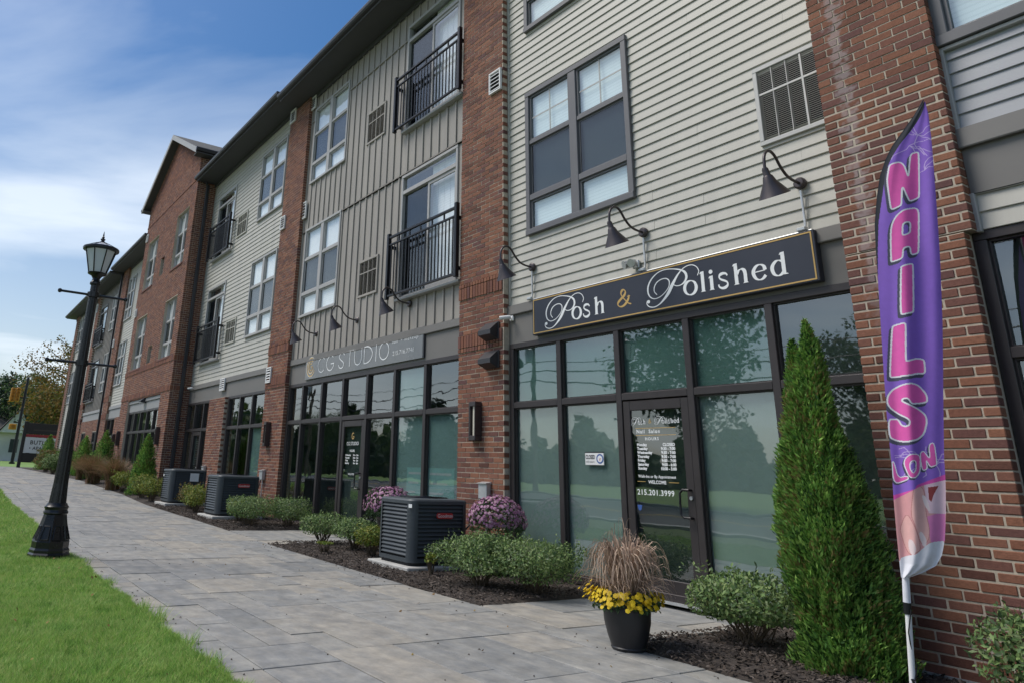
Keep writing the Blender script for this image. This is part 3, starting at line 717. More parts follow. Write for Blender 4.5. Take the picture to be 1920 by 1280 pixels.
for z0, z1 in ((4.32,5.53),(7.81,8.99)):
    make_railing(-11.58, -9.36, z0, z1, S-.17, 21)
    make_railing(-23.95, -21.85, z0, z1-.05, S-.17, 21)
for z0, z1 in ((4.22,5.15),(7.35,8.32)): make_railing(-45.2, -43.0, z0, z1, S-.17, 18)

# --- air-conditioner grilles and vents --------------------------------------
def make_grille(x0, x1, z0, z1, y, fm='siding', n=34, bars=3):
    mb = MB(); t = .05; yf = y-.03
    mb.bbox(x0, x1, yf, y+.03, z1-t, z1, b=.005).bbox(x0, x1, yf, y+.03, z0, z0+t, b=.005).bbox(x0, x0+t, yf, y+.03, z0+t, z1-t, b=.005).bbox(x1-t, x1, yf, y+.03, z0+t, z1-t, b=.005)
    g = mb.build('air_grille', M[fm], BLD); MB().box(x0+t, x1-t, y+.035, y+.05, z0+t, z1-t).build('backing', M['dark'], g)
    a, b, c, d = x0+t, x1-t, z0+t, z1-t
    sl = MB().add([(a,y-.016,0),(b,y-.016,0),(b,y+.012,.013),(a,y+.012,.013),(a,y-.016,-.003),(b,y-.016,-.003)], [(0,1,2,3),(4,5,1,0),(3,2,5,4)]).mesh('slat', M[fm])
    for k in range(n): link('slat', sl, g, (0, 0, c+(d-c)*(k+.3)/n))
    for k in range(1, bars*2):
        x = a+(b-a)*k/(bars*2); wd = .010 if k == bars else .004
        MB().box(x-wd, x+wd, y-.022, y+.012, c, d).build('bar', M[fm], g)
    zc = c+(d-c)*.66; MB().box(a, b, y-.0215, y+.012, zc-.012, zc+.012).build('bar', M[fm], g)
    return g
M['grille'] = mat('grille_aluminium', (0.42,0.42,0.40), 0.5, metal=0.2, var=0.05, vscale=5, coords='World')
for q in G_B1: make_grille(*q, S, 'grille', 36, 3)
for q in G_B2: make_grille(*q, S, 'batten', 24, 2)
for q in G_B3: make_grille(*q, S, 'siding', 22, 2)
def make_vent(x0, x1, z0, z1, y, n=5):
    v = MB(); t = .03; v.bbox(x0, x1, y-.045, y+.0, z1-t, z1, b=.004).bbox(x0, x1, y-.045, y+.0, z0, z0+t, b=.004).bbox(x0, x0+t, y-.045, y+.0, z0+t, z1-t, b=.004).bbox(x1-t, x1, y-.045, y+.0, z0+t, z1-t, b=.004)
    v = v.build('wall_vent', M['white'], BLD); MB().box(x0+t, x1-t, y-.008, y-.003, z0+t, z1-t).build('backing', M['dark'], v)
    for k in range(n):
        z = z0+t+(z1-z0-2*t)*(k+.35)/n; MB().add([(x0+t,y-.042,z),(x1-t,y-.042,z),(x1-t,y-.012,z+.03),(x0+t,y-.012,z+.03),(x0+t,y-.042,z-.012),(x1-t,y-.042,z-.012)], [(0,1,2,3),(4,5,1,0)]).build('slat', M['white'], v)
for q in ((-8.52,-8.22,7.26,7.66,PF-.002),(-17.46,-17.16,7.20,7.58,PF-.002),(-17.44,-17.14,3.17,3.56,PF-.002),(-16.36,-16.03,7.20,7.66,S-.03),(-16.32,-15.98,10.30,10.68,S-.03),
          (-21.25,-20.85,3.24,3.60,S-.05),(-17.45,-17.1,10.35,10.75,PF-.002),(-31.9,-31.6,6.95,7.3,GF-.002),(-31.9,-31.6,10.3,10.65,GF-.002),(-39.1,-38.8,6.6,7.0,PF-.002),(-46.2,-45.8,9.5,10.0,PF-.002)):
    make_vent(*q)
# black exhaust hoods on the brick pillar
for z in (3.13, 2.71):
    h = MB().bbox(-8.62, -8.29, PF-.03, PF+.0, z, z+.26, b=.006).build('vent_hood', M['blackm'], BLD)
    MB().add([(-8.60,PF-.03,z+.25),(-8.31,PF-.03,z+.25),(-8.31,PF-.17,z+.13),(-8.60,PF-.17,z+.13),(-8.60,PF-.17,z+.06),(-8.31,PF-.17,z+.06),(-8.31,PF-.03,z+.0),(-8.60,PF-.03,z+.0)],
             [(0,1,2,3),(3,2,5,4),(1,6,5,2),(0,3,4,7),(4,5,6,7)]).build('hood', M['blackm'], h)

# --- storefronts -------------------------------------------------------------
def bars(mb, x0, x1, z0, z1, y, d=.12, b=.005): mb.bbox(x0, x1, y-.03, y-.03+d, z0, z1, b=b)
def storefront(xs, y, z0, zt, z1, door=None, low=None, high=None, lab=None, mw=.042, glass='glass_shop'):
    """xs: mullion centres; low/high: backing material of each bay"""
    f = MB(); bars(f, xs[0]-mw, xs[-1]+mw, z1-.075, z1, y); fr = f.build('shopfront', M['bronze'], BLD)
    f = MB(); bars(f, xs[0]-mw, xs[-1]+mw, z0, z0+.09, y, .14); f.build('sill', M['bronze'], fr)
    if lab: fr['label'] = lab
    for x in xs: bars(mb := MB(), x-mw, x+mw, z0+.09, z1-.075, y); mb.build('mullion', M['bronze'], fr)
    for k, (a, b) in enumerate(zip(xs[:-1], xs[1:])):
        a, b = a+mw, b-mw
        m = MB(); m.bbox(a, b, y-.028, y+.09, zt-.04, zt+.04, b=.005); m.build('transom_bar', M['bronze'], fr)
        yp = y+.03
        for (c, d, bk, lowp) in ((z0+.09, zt-.04, low, True), (zt+.04, z1-.075, high, False)):
            if lowp and door is not None and k == door: continue
            MB().box(a-.003, b+.003, yp, yp+.006, c-.003, d+.003).build('pane', M[glass], fr)
            bs = MB(); bs.box(a, a+.014, y+.0, yp, c, d).box(b-.014, b, y+.0, yp, c, d).box(a+.014, b-.014, y+.0, yp, c, c+.014).box(a+.014, b-.014, y+.0, yp, d-.014, d); bs.build('glazing_bead', M['bronze'], fr)
            bm = (bk or {}).get(k)
            if bm: MB().box(a-.02, b+.02, yp+.03, yp+.034, c-.02, d+.02).build('film', M[bm], fr)  # frosted films, plus near-black sheets painted as the unlit interior
    return fr
def shop_door(x0, x1, z0, z1, y, swing_r=True, lab=None, backing='unlit_back'):
    e = .105; d = MB(); d.bbox(x0+.006, x0+e, y-.018, y+.03, z0, z1-.008, b=.005).bbox(x1-e, x1-.006, y-.018, y+.03, z0, z1-.008, b=.005).bbox(x0+e, x1-e, y-.018, y+.03, z0, z0+.2, b=.005).bbox(x0+e, x1-e, y-.018, y+.03, z1-.12, z1-.008, b=.005)
    d = d.build('shop_door', M['bronze'], BLD)
    if lab: d['label'] = lab
    MB().box(x0+e-.003, x1-e+.003, y+.002, y+.008, z0+.197, z1-.117).build('pane', M['glass_shop'], d)
    MB().box(x0+e-.003, x1-e+.003, y+.05, y+.054, z0+.1, z1-.1).build('backing', M[backing], d)
    xh = x1-.05 if swing_r else x0+.05
    sg = -1 if swing_r else 1
    MB().tube([(xh,y-.018,1.14),(xh,y-.07,1.14),(xh+sg*.06,y-.085,1.14),(xh+sg*.095,y-.085,1.11),(xh+sg*.10,y-.085,1.0),(xh+sg*.095,y-.085,.89),(xh+sg*.06,y-.085,.86),(xh,y-.07,.86),(xh,y-.018,.86)], .0125, 8).build('handle', M['black'], d, smooth=True)
    MB().tube([(xh+.0,y-.018,1.06),(xh+.0,y-.034,1.06)], .02, 12).build('lock', M['galv'], d)
    MB().box(x0, x1, y-.06, y+.06, z0-.03, z0-.004).build('threshold', M['galv'], d)
    return d
storefront([-8.14,-7.18,-6.17,-5.16,-4.17,-3.14], S, 0.0, 2.165, 3.045, door=2,
   low={0:'film',1:'film',3:'film',4:'unlit_back'}, high={0:'filmg',1:'filmg',2:'filmg',3:'filmg',4:'unlit_back'}, lab='nail salon shopfront with frosted panes')
shop_door(-6.128, -5.202, 0.02, 2.12, S, True, 'dark glass door of the nail salon with white lettering')
storefront([-16.17,-15.41,-14.42,-13.43,-12.42,-11.40,-10.40,-9.36], S, 0.0, 2.175, 3.045, door=3, low={5:'filmg',6:'filmg'}, high={5:'filmg'}, lab='studio shopfront with clear panes', glass='glass')
shop_door(-13.388, -12.462, 0.02, 2.13, S, True, 'dark glass door of the studio', backing='shop')
storefront([-20.45,-19.52,-18.58,-17.55], S, 0.0, 2.17, 3.045, glass='glass', low={2:'filmg'}, lab='three bay shop window left of the studio')
storefront([-24.45,-23.65,-22.75,-21.98], S, 0.0, 2.18, 3.045, door=1, glass='glass')
shop_door(-23.608, -22.792, 0.02, 2.13, S, True, 'plain glass door beside the gabled block', backing='shop')
storefront([-30.66,-29.68,-28.7,-27.72,-26.74,-25.79], GF+.12, 0.0, 2.2, 2.98, glass='glass', lab='shop window in the gabled block')
storefront([-37.9,-37.0,-36.1], S, 0.0, 2.19, 3.045, glass='glass')
brick_wall('low_brick_wall', -36.05, -32.05, 0.0, 3.04, PF+.05, seed=31)
storefront([-2.14,-1.2,-.2,.8,1.9,2.9], RF+.04, 0.0, 2.19, 3.11, low={0:'unlit_back',1:'unlit_back',2:'unlit_back',3:'unlit_back',4:'unlit_back'}, high={0:'unlit_back',1:'unlit_back',2:'unlit_back',3:'unlit_back',4:'unlit_back'}, lab='dark shop window right of the near pier')
# what lies behind the clear panes: a dim shop wall and ceiling
for (a, b) in ((-24.5,-9.4),(-31,-25.5),(-38,-36)):
    MB().box(a, b, S+2.2, S+2.3, 0, 3.2).build('shop_back_wall', M['shop'], BLD); MB().box(a, b, S+.12, S+2.2, 3.1, 3.2).build('shop_ceiling', M['shop'], BLD); MB().box(a, b, S+.12, S+2.2, -.06, -.005).build('shop_floor', M['shop'], BLD)

# --- roofs, eaves, gutters, downpipe -------------------------------------------
def eave(x0, x1, zg, yg=6.22, wall=S):
    r = MB(); r.add([(x0,yg+.02,zg+.10),(x1,yg+.02,zg+.10),(x1,13.2,zg+3.6),(x0,13.2,zg+3.6),(x0,20,zg+.1),(x1,20,zg+.1),(x0,yg+.02,zg+.05),(x1,yg+.02,zg+.05)],
        [(0,1,2,3),(3,2,5,4),(6,7,1,0),(0,3,4),(1,5,2)])
    rf = r.build('roof', M['roof'], BLD)
    MB().prism_x([(yg-.075,zg+.1),(yg-.08,zg+.085),(yg-.07,zg+.03),(yg-.04,zg-.01),(yg+.03,zg-.02),(yg+.03,zg+.1)], x0, x1).build('gutter', M['blackm'], rf)
    MB().box(x0, x1, yg+.03, wall+.1, zg-.055, zg-.03).build('soffit', M['soffit'], rf)
    MB().box(x0, x1, yg+.031, yg+.05, zg-.07, zg+.06).build('fascia', M['soffit'], rf)
    MB().box(x0, x1, wall-.05, wall-.004, zg-.17, zg-.056).build('frieze', M['soffit'], rf)
    for x in (x0, x1): MB().prism_x([(yg+.05,zg-.03),(yg+.05,zg+.06),(wall+.3,zg+.28),(wall+.3,zg-.03)], x-.012, x+.012).build('rake_end', M['soffit'], rf)
    return rf
eave(-16.95, 3.2, EAVE+.06)
eave(-24.62, -16.98, EAVE+.20)
eave(-39.4, -31.9, EAVE-.04)
eave(-46.4, -39.42, EAVE-.18)
eave(-55.0, -46.42, EAVE-.24)
# gable roof of the brick block
yf0 = GF-.30
zs_ = (GAZ-GEZ)/(GRX-GX0-.0)
def rz_(x): return GAZ+.12 - abs(x-GRX)*zs_
xl, xr = GX0-.38, GX1+.38
gb = MB()
for (a, b) in ((xl, GRX), (GRX, xr)):
    gb.add([(a,yf0,rz_(a)),(b,yf0,rz_(b)),(b,15,rz_(b)),(a,15,rz_(a)),(a,yf0,rz_(a)-.06),(b,yf0,rz_(b)-.06),(b,15,rz_(b)-.06),(a,15,rz_(a)-.06)], [(0,1,2,3),(4,5,6,7),(0,1,5,4),(0,3,7,4),(1,2,6,5)])
grf = gb.build('gable_roof', M['roof'], BLD)
for (a, b) in ((xl, GRX), (GRX, xr)):
    MB().add([(a,yf0-.02,rz_(a)-.005),(b,yf0-.02,rz_(b)-.005),(b,yf0-.02,rz_(b)-.22),(a,yf0-.02,rz_(a)-.22),(a,yf0+.02,rz_(a)-.005),(b,yf0+.02,rz_(b)-.005),(b,yf0+.02,rz_(b)-.22),(a,yf0+.02,rz_(a)-.22)],
             [(0,1,2,3),(4,5,6,7),(0,1,5,4),(3,2,6,7)]).build('rake_board', M['trimlt'], grf)
    MB().add([(a,yf0+.02,rz_(a)-.20),(b,yf0+.02,rz_(b)-.20),(b,GF+.02,rz_(b)-.20),(a,GF+.02,rz_(a)-.20)], [(0,1,2,3)]).build('rake_soffit', M['soffit'], grf)
for x, sg in ((xr, 1), (xl, -1)):
    z = rz_(x); MB().prism_y([(x-sg*.02,z-.02),(x+sg*.10,z-.02),(x+sg*.11,z-.05),(x+sg*.07,z-.14),(x-sg*.02,z-.15)], yf0-.03, 9.0).build('gutter', M['blackm'], grf)
    MB().box(min(x, x-sg*.42), max(x, x-sg*.42), yf0+.02, 9.0, z-.20, z-.16).build('soffit', M['soffit'], grf)
dp = MB(); dp.bbox(GX1+.03, GX1+.12, 6.58, 6.69, .25, 10.75, b=.012); dp = dp.build('downpipe', M['blackm'], BLD)
for z in (1.5, 4.2, 7.4, 9.8): MB().box(GX1+.0, GX1+.125, 6.57, 6.70, z, z+.04).build('strap', M['blackm'], dp)
MB().tube([(GX1+.075,6.63,10.7),(GX1+.1,6.55,10.82),(GX1+.1,6.35,10.86)], .045, 8).build('elbow', M['blackm'], dp)
# far downpipe
MB().bbox(-39.38, -39.28, PF-.1, PF, .3, 10.5, b=.01).build('downpipe', M['blackm'], BLD)
# back, ends and floors so the block is solid
MB().box(-54.0, 3.0, 19.6, 20, 0, EAVE).build('back_wall', M['siding'], BLD)
MB().box(-54.08, -53.7, S+.3, 20, 0, EAVE-.3).build('end_wall', M['siding'], BLD)
MB().box(2.98, 3.2, RF+.02, 20, 0, EAVE).build('end_wall', M['siding'], BLD)
brick_wall('brick_pier', 2.1, 3.0, 0, EAVE, GF, seed=44, back=S+.2)
MB().box(-2.12, 2.1, RF+.06, RF+.26, 7.0, EAVE).build('panel', M['siding_shaded'], BLD)
MB().box(-54, 3, 6.96+.9, 19.5, 3.25, 3.45).build('floor_slab', M['dark'], BLD)
# plinth line at the pier foot
MB().box(-3.055, -2.17, GF-.012, GF+.05, -.06, .012).build('plinth', M['galv'], P3)

# teal and yellow panels with pale lines behind the studio's right-hand panes
M['poster'] = mat('panel_teal', (0.17,0.31,0.29), 0.7, var=.08, vscale=4, coords='World'); M['panel_y'] = mat('panel_yellow', (0.36,0.36,0.11), 0.7)
for a, b in ((-11.0,-10.45),(-10.35,-9.62)):
    q = MB().box(a, b, S+.058, S+.061, .72, 1.28).build('poster', M['poster'], BLD); MB().box(a, b, S+.058, S+.061, .55, .72).build('panel_strip', M['panel_y'], q)
    for k in range(3): MB().box(a+.05, b-.08-.1*k, S+.0565, S+.0575, 1.17-k*.15, 1.205-k*.15).build('panel_line', M['film'], q)
# ------------------------------------------------------------------ lettering tools
def crom(P, n=6):
    """Catmull-Rom through (x, z, w) points"""
    P = [np.array(p, float) for p in P]; out = []
    for i in range(len(P)-1):
        p0, p1, p2, p3 = P[max(i-1,0)], P[i], P[i+1], P[min(i+2,len(P)-1)]
        for k in range(n):
            t = k/n; out.append(.5*((2*p1)+(-p0+p2)*t+(2*p0-5*p1+4*p2-p3)*t*t+(-p0+3*p1-3*p2+p3)*t**3))
    out.append(P[-1]); return out
def ribbon(mb, pts, y, lift=0.0, caps=True, mi=0):
    """flat stroke on a plane facing -y; rises a hair along its length so that crossings never coincide"""
    k = len(pts); vs = []; m = len(mb.v)
    for i, p in enumerate(pts):
        a = pts[min(i+1,k-1)]; b = pts[max(i-1,0)]; d = np.array([a[0]-b[0], a[1]-b[1]]); L = np.hypot(*d) or 1; nx, nz = -d[1]/L, d[0]/L
        yy = y-lift-.0006*i/k; h = p[2]/2
        vs += [(p[0]+nx*h, yy, p[1]+nz*h), (p[0]-nx*h, yy, p[1]-nz*h)]
    mb.add(vs, [(2*i, 2*i+1, 2*i+3, 2*i+2) for i in range(k-1)], mi)
    if caps:
        for e in (0, -1):
            p = pts[e]; r = p[2]/2
            if r > .002: disc(mb, p[0], p[1], r, y-lift-.0006*(0 if e == 0 else 1)-.0002, mi)
def disc(mb, x, z, r, y, mi=0, n=12, rx=None):
    mb.add([(x+(rx or r)*math.cos(2*math.pi*k/n), y, z+r*math.sin(2*math.pi*k/n)) for k in range(n)], [tuple(range(n))], mi)
def nib(P, thick, thin, ang=12, n=7):
    """pen-shaped stroke: heavy where it runs upright, fine where it runs level"""
    q = crom([(p[0], p[1], 0) for p in P], n); out = []; k = len(q); a = R_(ang)
    for i, p in enumerate(q):
        u, v = q[min(i+1,k-1)], q[max(i-1,0)]; d = math.atan2(u[1]-v[1], u[0]-v[0])
        out.append((p[0], p[1], thin+(thick-thin)*abs(math.sin(d-a))**1.2))
    return out
def put_text(body, x, z, size, y, material, parent, name='lettering', align='LEFT', sx=1.0, extrude=0.0, spacing=1.0, bold=0.0):
    cu = bpy.data.curves.new(name, 'FONT'); cu.body = body; cu.size = size; cu.align_x = align; cu.extrude = extrude; cu.space_character = spacing; cu.offset = bold; cu.resolution_u = 3
    o = bpy.data.objects.new(name+'_tmp', cu); C.objects.link(o)
    dg = bpy.context.evaluated_depsgraph_get(); me = bpy.data.meshes.new_from_object(o.evaluated_get(dg)); bpy.data.objects.remove(o); bpy.data.curves.remove(cu)
    me.transform(Matrix.Translation((x, y, z)) @ Matrix.Rotation(R_(90), 4, 'X') @ Matrix.Diagonal((sx, 1, 1, 1)))
    me.materials.clear(); me.materials.append(material); me.name = name
    return link(name, me, parent)
M['lettw'] = mat('sign_white', (0.76,0.78,0.78), 0.45)
M['gold'] = mat('sign_gold', (0.52,0.34,0.11), 0.4, metal=0.15, var=0.08, vscale=9, coords='World')
M['navy'] = mat('sign_navy', (0.022,0.026,0.040), 0.38, var=0.1, vscale=2, coords='World')
M['silver'] = mat('sign_silver', (0.215,0.212,0.205), 0.24, metal=0.6, var=0.07, vscale=1.3, coords='World', stretch=(2,1,.4))
M['vinyl'] = mat('vinyl_white', (0.80,0.82,0.82), 0.5)

# ------------------------------------------------------------------ nail salon sign
SY = 6.85
sg = thing('shop_sign', 'long navy shop sign reading Posh & Polished with gold border', 'sign', (-5.59, SY, 3.09), world=True)
MB().bbox(-7.60, -3.575, SY, SY+.085, 3.088, 3.602, b=.006).build('board', M['navy'], sg)
b = MB()
for (x0, x1, z0, z1) in ((-7.575,-3.600,3.572,3.586),(-7.575,-3.600,3.104,3.118),(-7.575,-7.561,3.118,3.572),(-3.614,-3.600,3.118,3.572)): b.box(x0, x1, SY-.004, SY, z0, z1)
b.build('border', M['gold'], sg)
PB = [(-7.191,3.281,.010),(-7.223,3.323,.011),(-7.218,3.377,.015),(-7.179,3.425,.014),(-7.110,3.451,.011),(-7.043,3.445,.012),(-7.007,3.407,.015),(-7.017,3.345,.011),(-7.071,3.289,.010),(-7.147,3.247,.010),(-7.230,3.238,.010),(-7.291,3.274,.015),(-7.315,3.338,.021),(-7.302,3.412,.021),(-7.245,3.485,.017),(-7.152,3.540,.011),(-7.046,3.554,.010),(-6.943,3.539,.011),(-6.843,3.507,.018),(-6.787,3.465,.029),(-6.773,3.410,.031),(-6.799,3.362,.024),(-6.850,3.334,.012),(-6.908,3.332,.010),(-6.944,3.349,.010)]
PS = [(-6.629,3.401,.009),(-6.609,3.445,.011),(-6.631,3.496,.010),(-6.685,3.532,.010),(-6.756,3.534,.010),(-6.821,3.509,.012),(-6.881,3.461,.020),(-6.934,3.400,.033),(-6.980,3.339,.043),(-7.027,3.271,.040),(-7.089,3.211,.028),(-7.165,3.159,.014),(-7.241,3.140,.011),(-7.310,3.157,.012),(-7.339,3.194,.012),(-7.331,3.226,.012)]
def big_P(y, f=lambda x, z: (x, z), k=1.0):
    mb = MB(); ribbon(mb, crom([(*f(a, b), c*k) for a, b, c in PB], 6), y, .0012); ribbon(mb, crom([(*f(a, b), c*k) for a, b, c in PS], 6), y, .0024)
    x, z = f(-7.312, 3.215); disc(mb, x, z, .021*k, y-.0036); return mb
def glyph(ch, x0, zb, X, y, T=.040, t=.011):
    """lower-case roman letters drawn with a pen; X is the x-height"""
    mb = MB(); W = X; L = [0.0012]
    def st(P, thick=T, thin=t, ang=12, caps=False):
        ribbon(mb, nib([(x0+p[0]*W, zb+p[1]*X) for p in P], thick, thin, ang), y, L[0], caps); L[0] += .0010
    def bar(x, z0, z1, w=T): mb.add([(x0+x*W-w/2,y-L[0],zb+z0*X),(x0+x*W+w/2,y-L[0],zb+z0*X),(x0+x*W+w/2,y-L[0],zb+z1*X),(x0+x*W-w/2,y-L[0],zb+z1*X)], [(0,1,2,3)]); L[0] += .0010
    def serif(x, z, w=.42, h=.07): 
        mb.add([(x0+(x-w/2)*W,y-L[0],zb+z*X),(x0+(x+w/2)*W,y-L[0],zb+z*X),(x0+(x+w/4)*W,y-L[0],zb+(z+h)*X),(x0+(x-w/4)*W,y-L[0],zb+(z+h)*X)], [(0,1,2,3)]); L[0] += .0010
    def flag(x, z): 
        mb.add([(x0+x*W-T/2,y-L[0],zb+z*X),(x0+x*W+T/2,y-L[0],zb+(z+.02)*X),(x0+x*W+T/2,y-L[0],zb+(z-.14)*X),(x0+x*W-T/2-.1*W,y-L[0],zb+(z-.14)*X)], [(0,1,2,3)]); L[0] += .0010
    if ch == 'o': st([(.5+.47*math.cos(a), .5+.5*math.sin(a)) for a in np.linspace(.4, 6.683, 18)], ang=-14)
    if ch == 's': st([(.80,.80),(.70,.95),(.48,1.0),(.26,.93),(.20,.76),(.34,.60),(.58,.48),(.76,.34),(.76,.14),(.56,.01),(.32,.02),(.15,.14),(.11,.30)], thick=.017, thin=.034, ang=20)
    if ch == 'h': bar(.2, 0, 1.42); flag(.2, 1.42); serif(.2, 0); st([(.28,.68),(.42,.90),(.62,.97),(.80,.86),(.86,.62),(.86,.3),(.86,0)]); serif(.86, 0)
    if ch == 'l': bar(.2, 0, 1.42); flag(.2, 1.42); serif(.2, 0)
    if ch == 'i': bar(.2, 0, .94); flag(.2, .98); serif(.2, 0); disc(mb, x0+.2*W, zb+1.27*X, .024, y-L[0])
    if ch == 'e': st([(.06,.55),(.88,.58)], thick=t, thin=t, ang=0); st([(.88,.58),(.82,.84),(.60,.99),(.34,.95),(.12,.72),(.08,.44),(.22,.14),(.46,.01),(.70,.06),(.90,.24)], ang=-8)
    if ch == 'd': st([(.78,.84),(.60,.96),(.36,.95),(.12,.72),(.07,.44),(.18,.14),(.40,.01),(.62,.05),(.80,.2)], ang=-8); bar(.82, .02, 1.45); flag(.82, 1.45); serif(.95, 0, .3)
    return mb
def posh_words(parent, f, k, y, T=.040, t=.011, name='letter'):
    """f maps sign coordinates to the plane wanted; k scales strokes"""
    def place(mb, mt=M['lettw']):
        v = [(*((lambda q: (q[0], y+(p[1]-0)*1.0, q[1]))(f(p[0], p[2]))),) for p in mb.v]; mb.v = v; mb.build(name, mt, parent, fix=False)
    place(big_P(0.0)); m2 = big_P(0.0, lambda a, b: (a+1.738, b+.006)); place(m2)
    for ch, x, zb in (('o',-6.820,3.195),('s',-6.640,3.197),('h',-6.427,3.199),('o',-5.075,3.203),('l',-4.865,3.207),('i',-4.757,3.207),('s',-4.660,3.203),('h',-4.462,3.209),('e',-4.247,3.209),('d',-4.042,3.213)):
        place(glyph(ch, x, zb, .160, 0.0, T, t))
    am = MB(); q = [(-5.84,3.245),(-5.875,3.258),(-5.92,3.30),(-5.965,3.352),(-5.985,3.395),(-5.965,3.432),(-5.935,3.435),(-5.915,3.405),(-5.935,3.365),(-5.985,3.330),(-6.03,3.295),(-6.04,3.262),(-6.01,3.236),(-5.965,3.235),(-5.915,3.262),(-5.875,3.31),(-5.865,3.345)]
    ribbon(am, nib(q, .013, .034, 45), 0.0, .0012); am.box(-5.89, -5.845, -.0030, -.0026, 3.338, 3.349); place(am, M['gold'])
posh_words(sg, lambda a, b: (a, b), 1.0, SY)

# ------------------------------------------------------------------ studio sign
CY = 6.90
sg2 = thing('shop_sign', 'mirror polished shop sign reading CG STUDIO with gold round logo', 'sign', (-12.9, CY, 3.1), world=True)
MB().bbox(-15.30, -10.47, CY, CY+.03, 3.092, 3.632, b=.003).build('board', M['silver'], sg2)
MB().bbox(-10.468, -10.435, CY+.002, CY+.05, 3.088, 3.636, b=.003).build('edge_strip', M['blackm'], sg2)
lg = MB()
for r, w_, a0, a1 in ((.205,.030,40,385),(.135,.026,50,395)): ribbon(lg, [(-15.01+r*math.cos(R_(a)), 3.362+r*math.sin(R_(a)), w_) for a in np.linspace(a0, a1-50, 36)], CY, .003, False)
ribbon(lg, [(-15.01+.08*math.cos(R_(a)), 3.362+.075*math.sin(R_(a)), .022) for a in np.linspace(50, 360, 24)], CY, .003, False)
ribbon(lg, [(-15.01,3.362,.02),(-14.92,3.362,.02)], CY, .005, False); lg.build('logo', M['gold'], sg2, fix=False)
lg = MB()
for r in (.222, .152): ribbon(lg, [(-15.01+r*math.cos(R_(a)), 3.362+r*math.sin(R_(a)), .008) for a in np.linspace(40, 335, 36)], CY, .0035, False)
lg.build('logo_rim', M['lettw'], sg2, fix=False)
w0 = .021
def mono(P, n=6): ribbon(q := MB(), crom([(a, b, w0) for a, b in P], n) if n > 1 else [np.array((a, b, w0)) for a, b in P], CY, .004); return q
def arc(cx, cz, rx, rz, a0, a1, n=26): return [(cx+rx*math.cos(R_(a)), cz+rz*math.sin(R_(a))) for a in np.linspace(a0, a1, n)]
LB, LT = 3.197, 3.514; LM = (LB+LT)/2; LR = (LT-LB)/2
strokes = {'C':[arc(-14.455,LM,.175,LR,48,312)], 'G':[arc(-14.035,LM,.175,LR,48,352), [(-13.86,LM-.02),(-14.0,LM-.02)]],
 'S':[[(-13.40,LT-.05),(-13.45,LT-.01),(-13.52,LT),(-13.60,LT-.03),(-13.62,LT-.09),(-13.56,LM+.02),(-13.46,LM-.03),(-13.41,LB+.08),(-13.44,LB+.02),(-13.52,LB),(-13.60,LB+.02),(-13.64,LB+.07)]],
 'T':[[(-13.30,LT),(-13.00,LT)],[(-13.15,LT),(-13.15,LB)]], 'U':[[(-12.945,LT),(-12.945,LM),(-12.94,LB+.10),(-12.90,LB+.03),(-12.80,LB),(-12.70,LB+.03),(-12.66,LB+.10),(-12.655,LM),(-12.655,LT)]],
 'D':[[(-12.545,LB),(-12.545,LT)],[(-12.545,LT),(-12.42,LT),(-12.29,LT-.05),(-12.22,LM),(-12.29,LB+.05),(-12.42,LB),(-12.545,LB)]], 'I':[[(-12.08,LB),(-12.08,LT)]], 'O':[arc(-11.78,LM,.175,LR,0,359,34)]}
for ch, ss in strokes.items():
    mb = MB()
    for k, P in enumerate(ss):
        q = mono(P, 1 if len(P) == 2 or ch in 'CGO' else 5); mb.add([(a, b-.0008*k, c) for a, b, c in q.v], q.f)
    mb.build('letter', M['lettw'], sg2, fix=False)
put_text('hair + makeup', -11.50, 3.455, .115, CY-.003, M['lettw'], sg2, sx=1.05, spacing=1.25)
put_text('215.716.7746', -11.47, 3.232, .115, CY-.003, M['lettw'], sg2, sx=1.02, spacing=1.15)

# ------------------------------------------------------------------ lettering on the doors and the closed sign
dl = thing('door_lettering', 'white and gold vinyl opening hours lettering on the nail salon door', 'lettering', (-5.68, S, 1.0), world=True)
DY = S+.0008
def T_(body, x, z, size, **k): return put_text(body, x, z, size, DY, M['vinyl'], dl, **k)
k_ = (6.029-5.353)/(7.339-3.845)
posh_words(dl, lambda a, b: (-6.022+(a+7.339)*k_, 1.841+(b-3.20)*k_*1.18), k_, DY)
for z in (1.796, 1.717): MB().box(-5.965, -5.412, DY-.0006, DY-.0001, z-.003, z+.003).build('gold_line', M['gold'], dl)
T_('Nail  Salon', -5.955, 1.741, .057, sx=1.05, spacing=1.25, bold=.0012)
T_('HOURS', -5.835, 1.662, .046, spacing=1.4, bold=.001)
for i, (a, b_) in enumerate((('Monday','CLOSED'),('Tuesday','9:30 - 7:00'),('Wednesday','9:30 - 7:00'),('Thursday','9:30 - 7:00'),('Friday','9:00 - 7:00'),('Saturday','9:00 - 6:00'),('Sunday','10:00 - 5:00'))):
    z = 1.598-i*.0432; T_(a, -5.957, z, .044, bold=.0016); T_(b_, -5.432, z, .044, align='RIGHT', bold=.0016)
T_('Walk-Ins or By Appointment', -5.962, 1.252, .044, sx=.99, bold=.0006)
T_('WELCOME', -5.703, 1.190, .050, align='CENTER', bold=.001)
for a, b_ in ((-5.98,-5.865),(-5.545,-5.415)): MB().box(a, b_, DY-.0006, DY-.0001, 1.206, 1.212).build('gold_line', M['gold'], dl)
T_('215.201.3999', -5.99, 1.067, .083, sx=1.02, spacing=1.1, bold=.001)
M['blue'] = mat('sticker_blue', (0.04,0.10,0.32), 0.5)
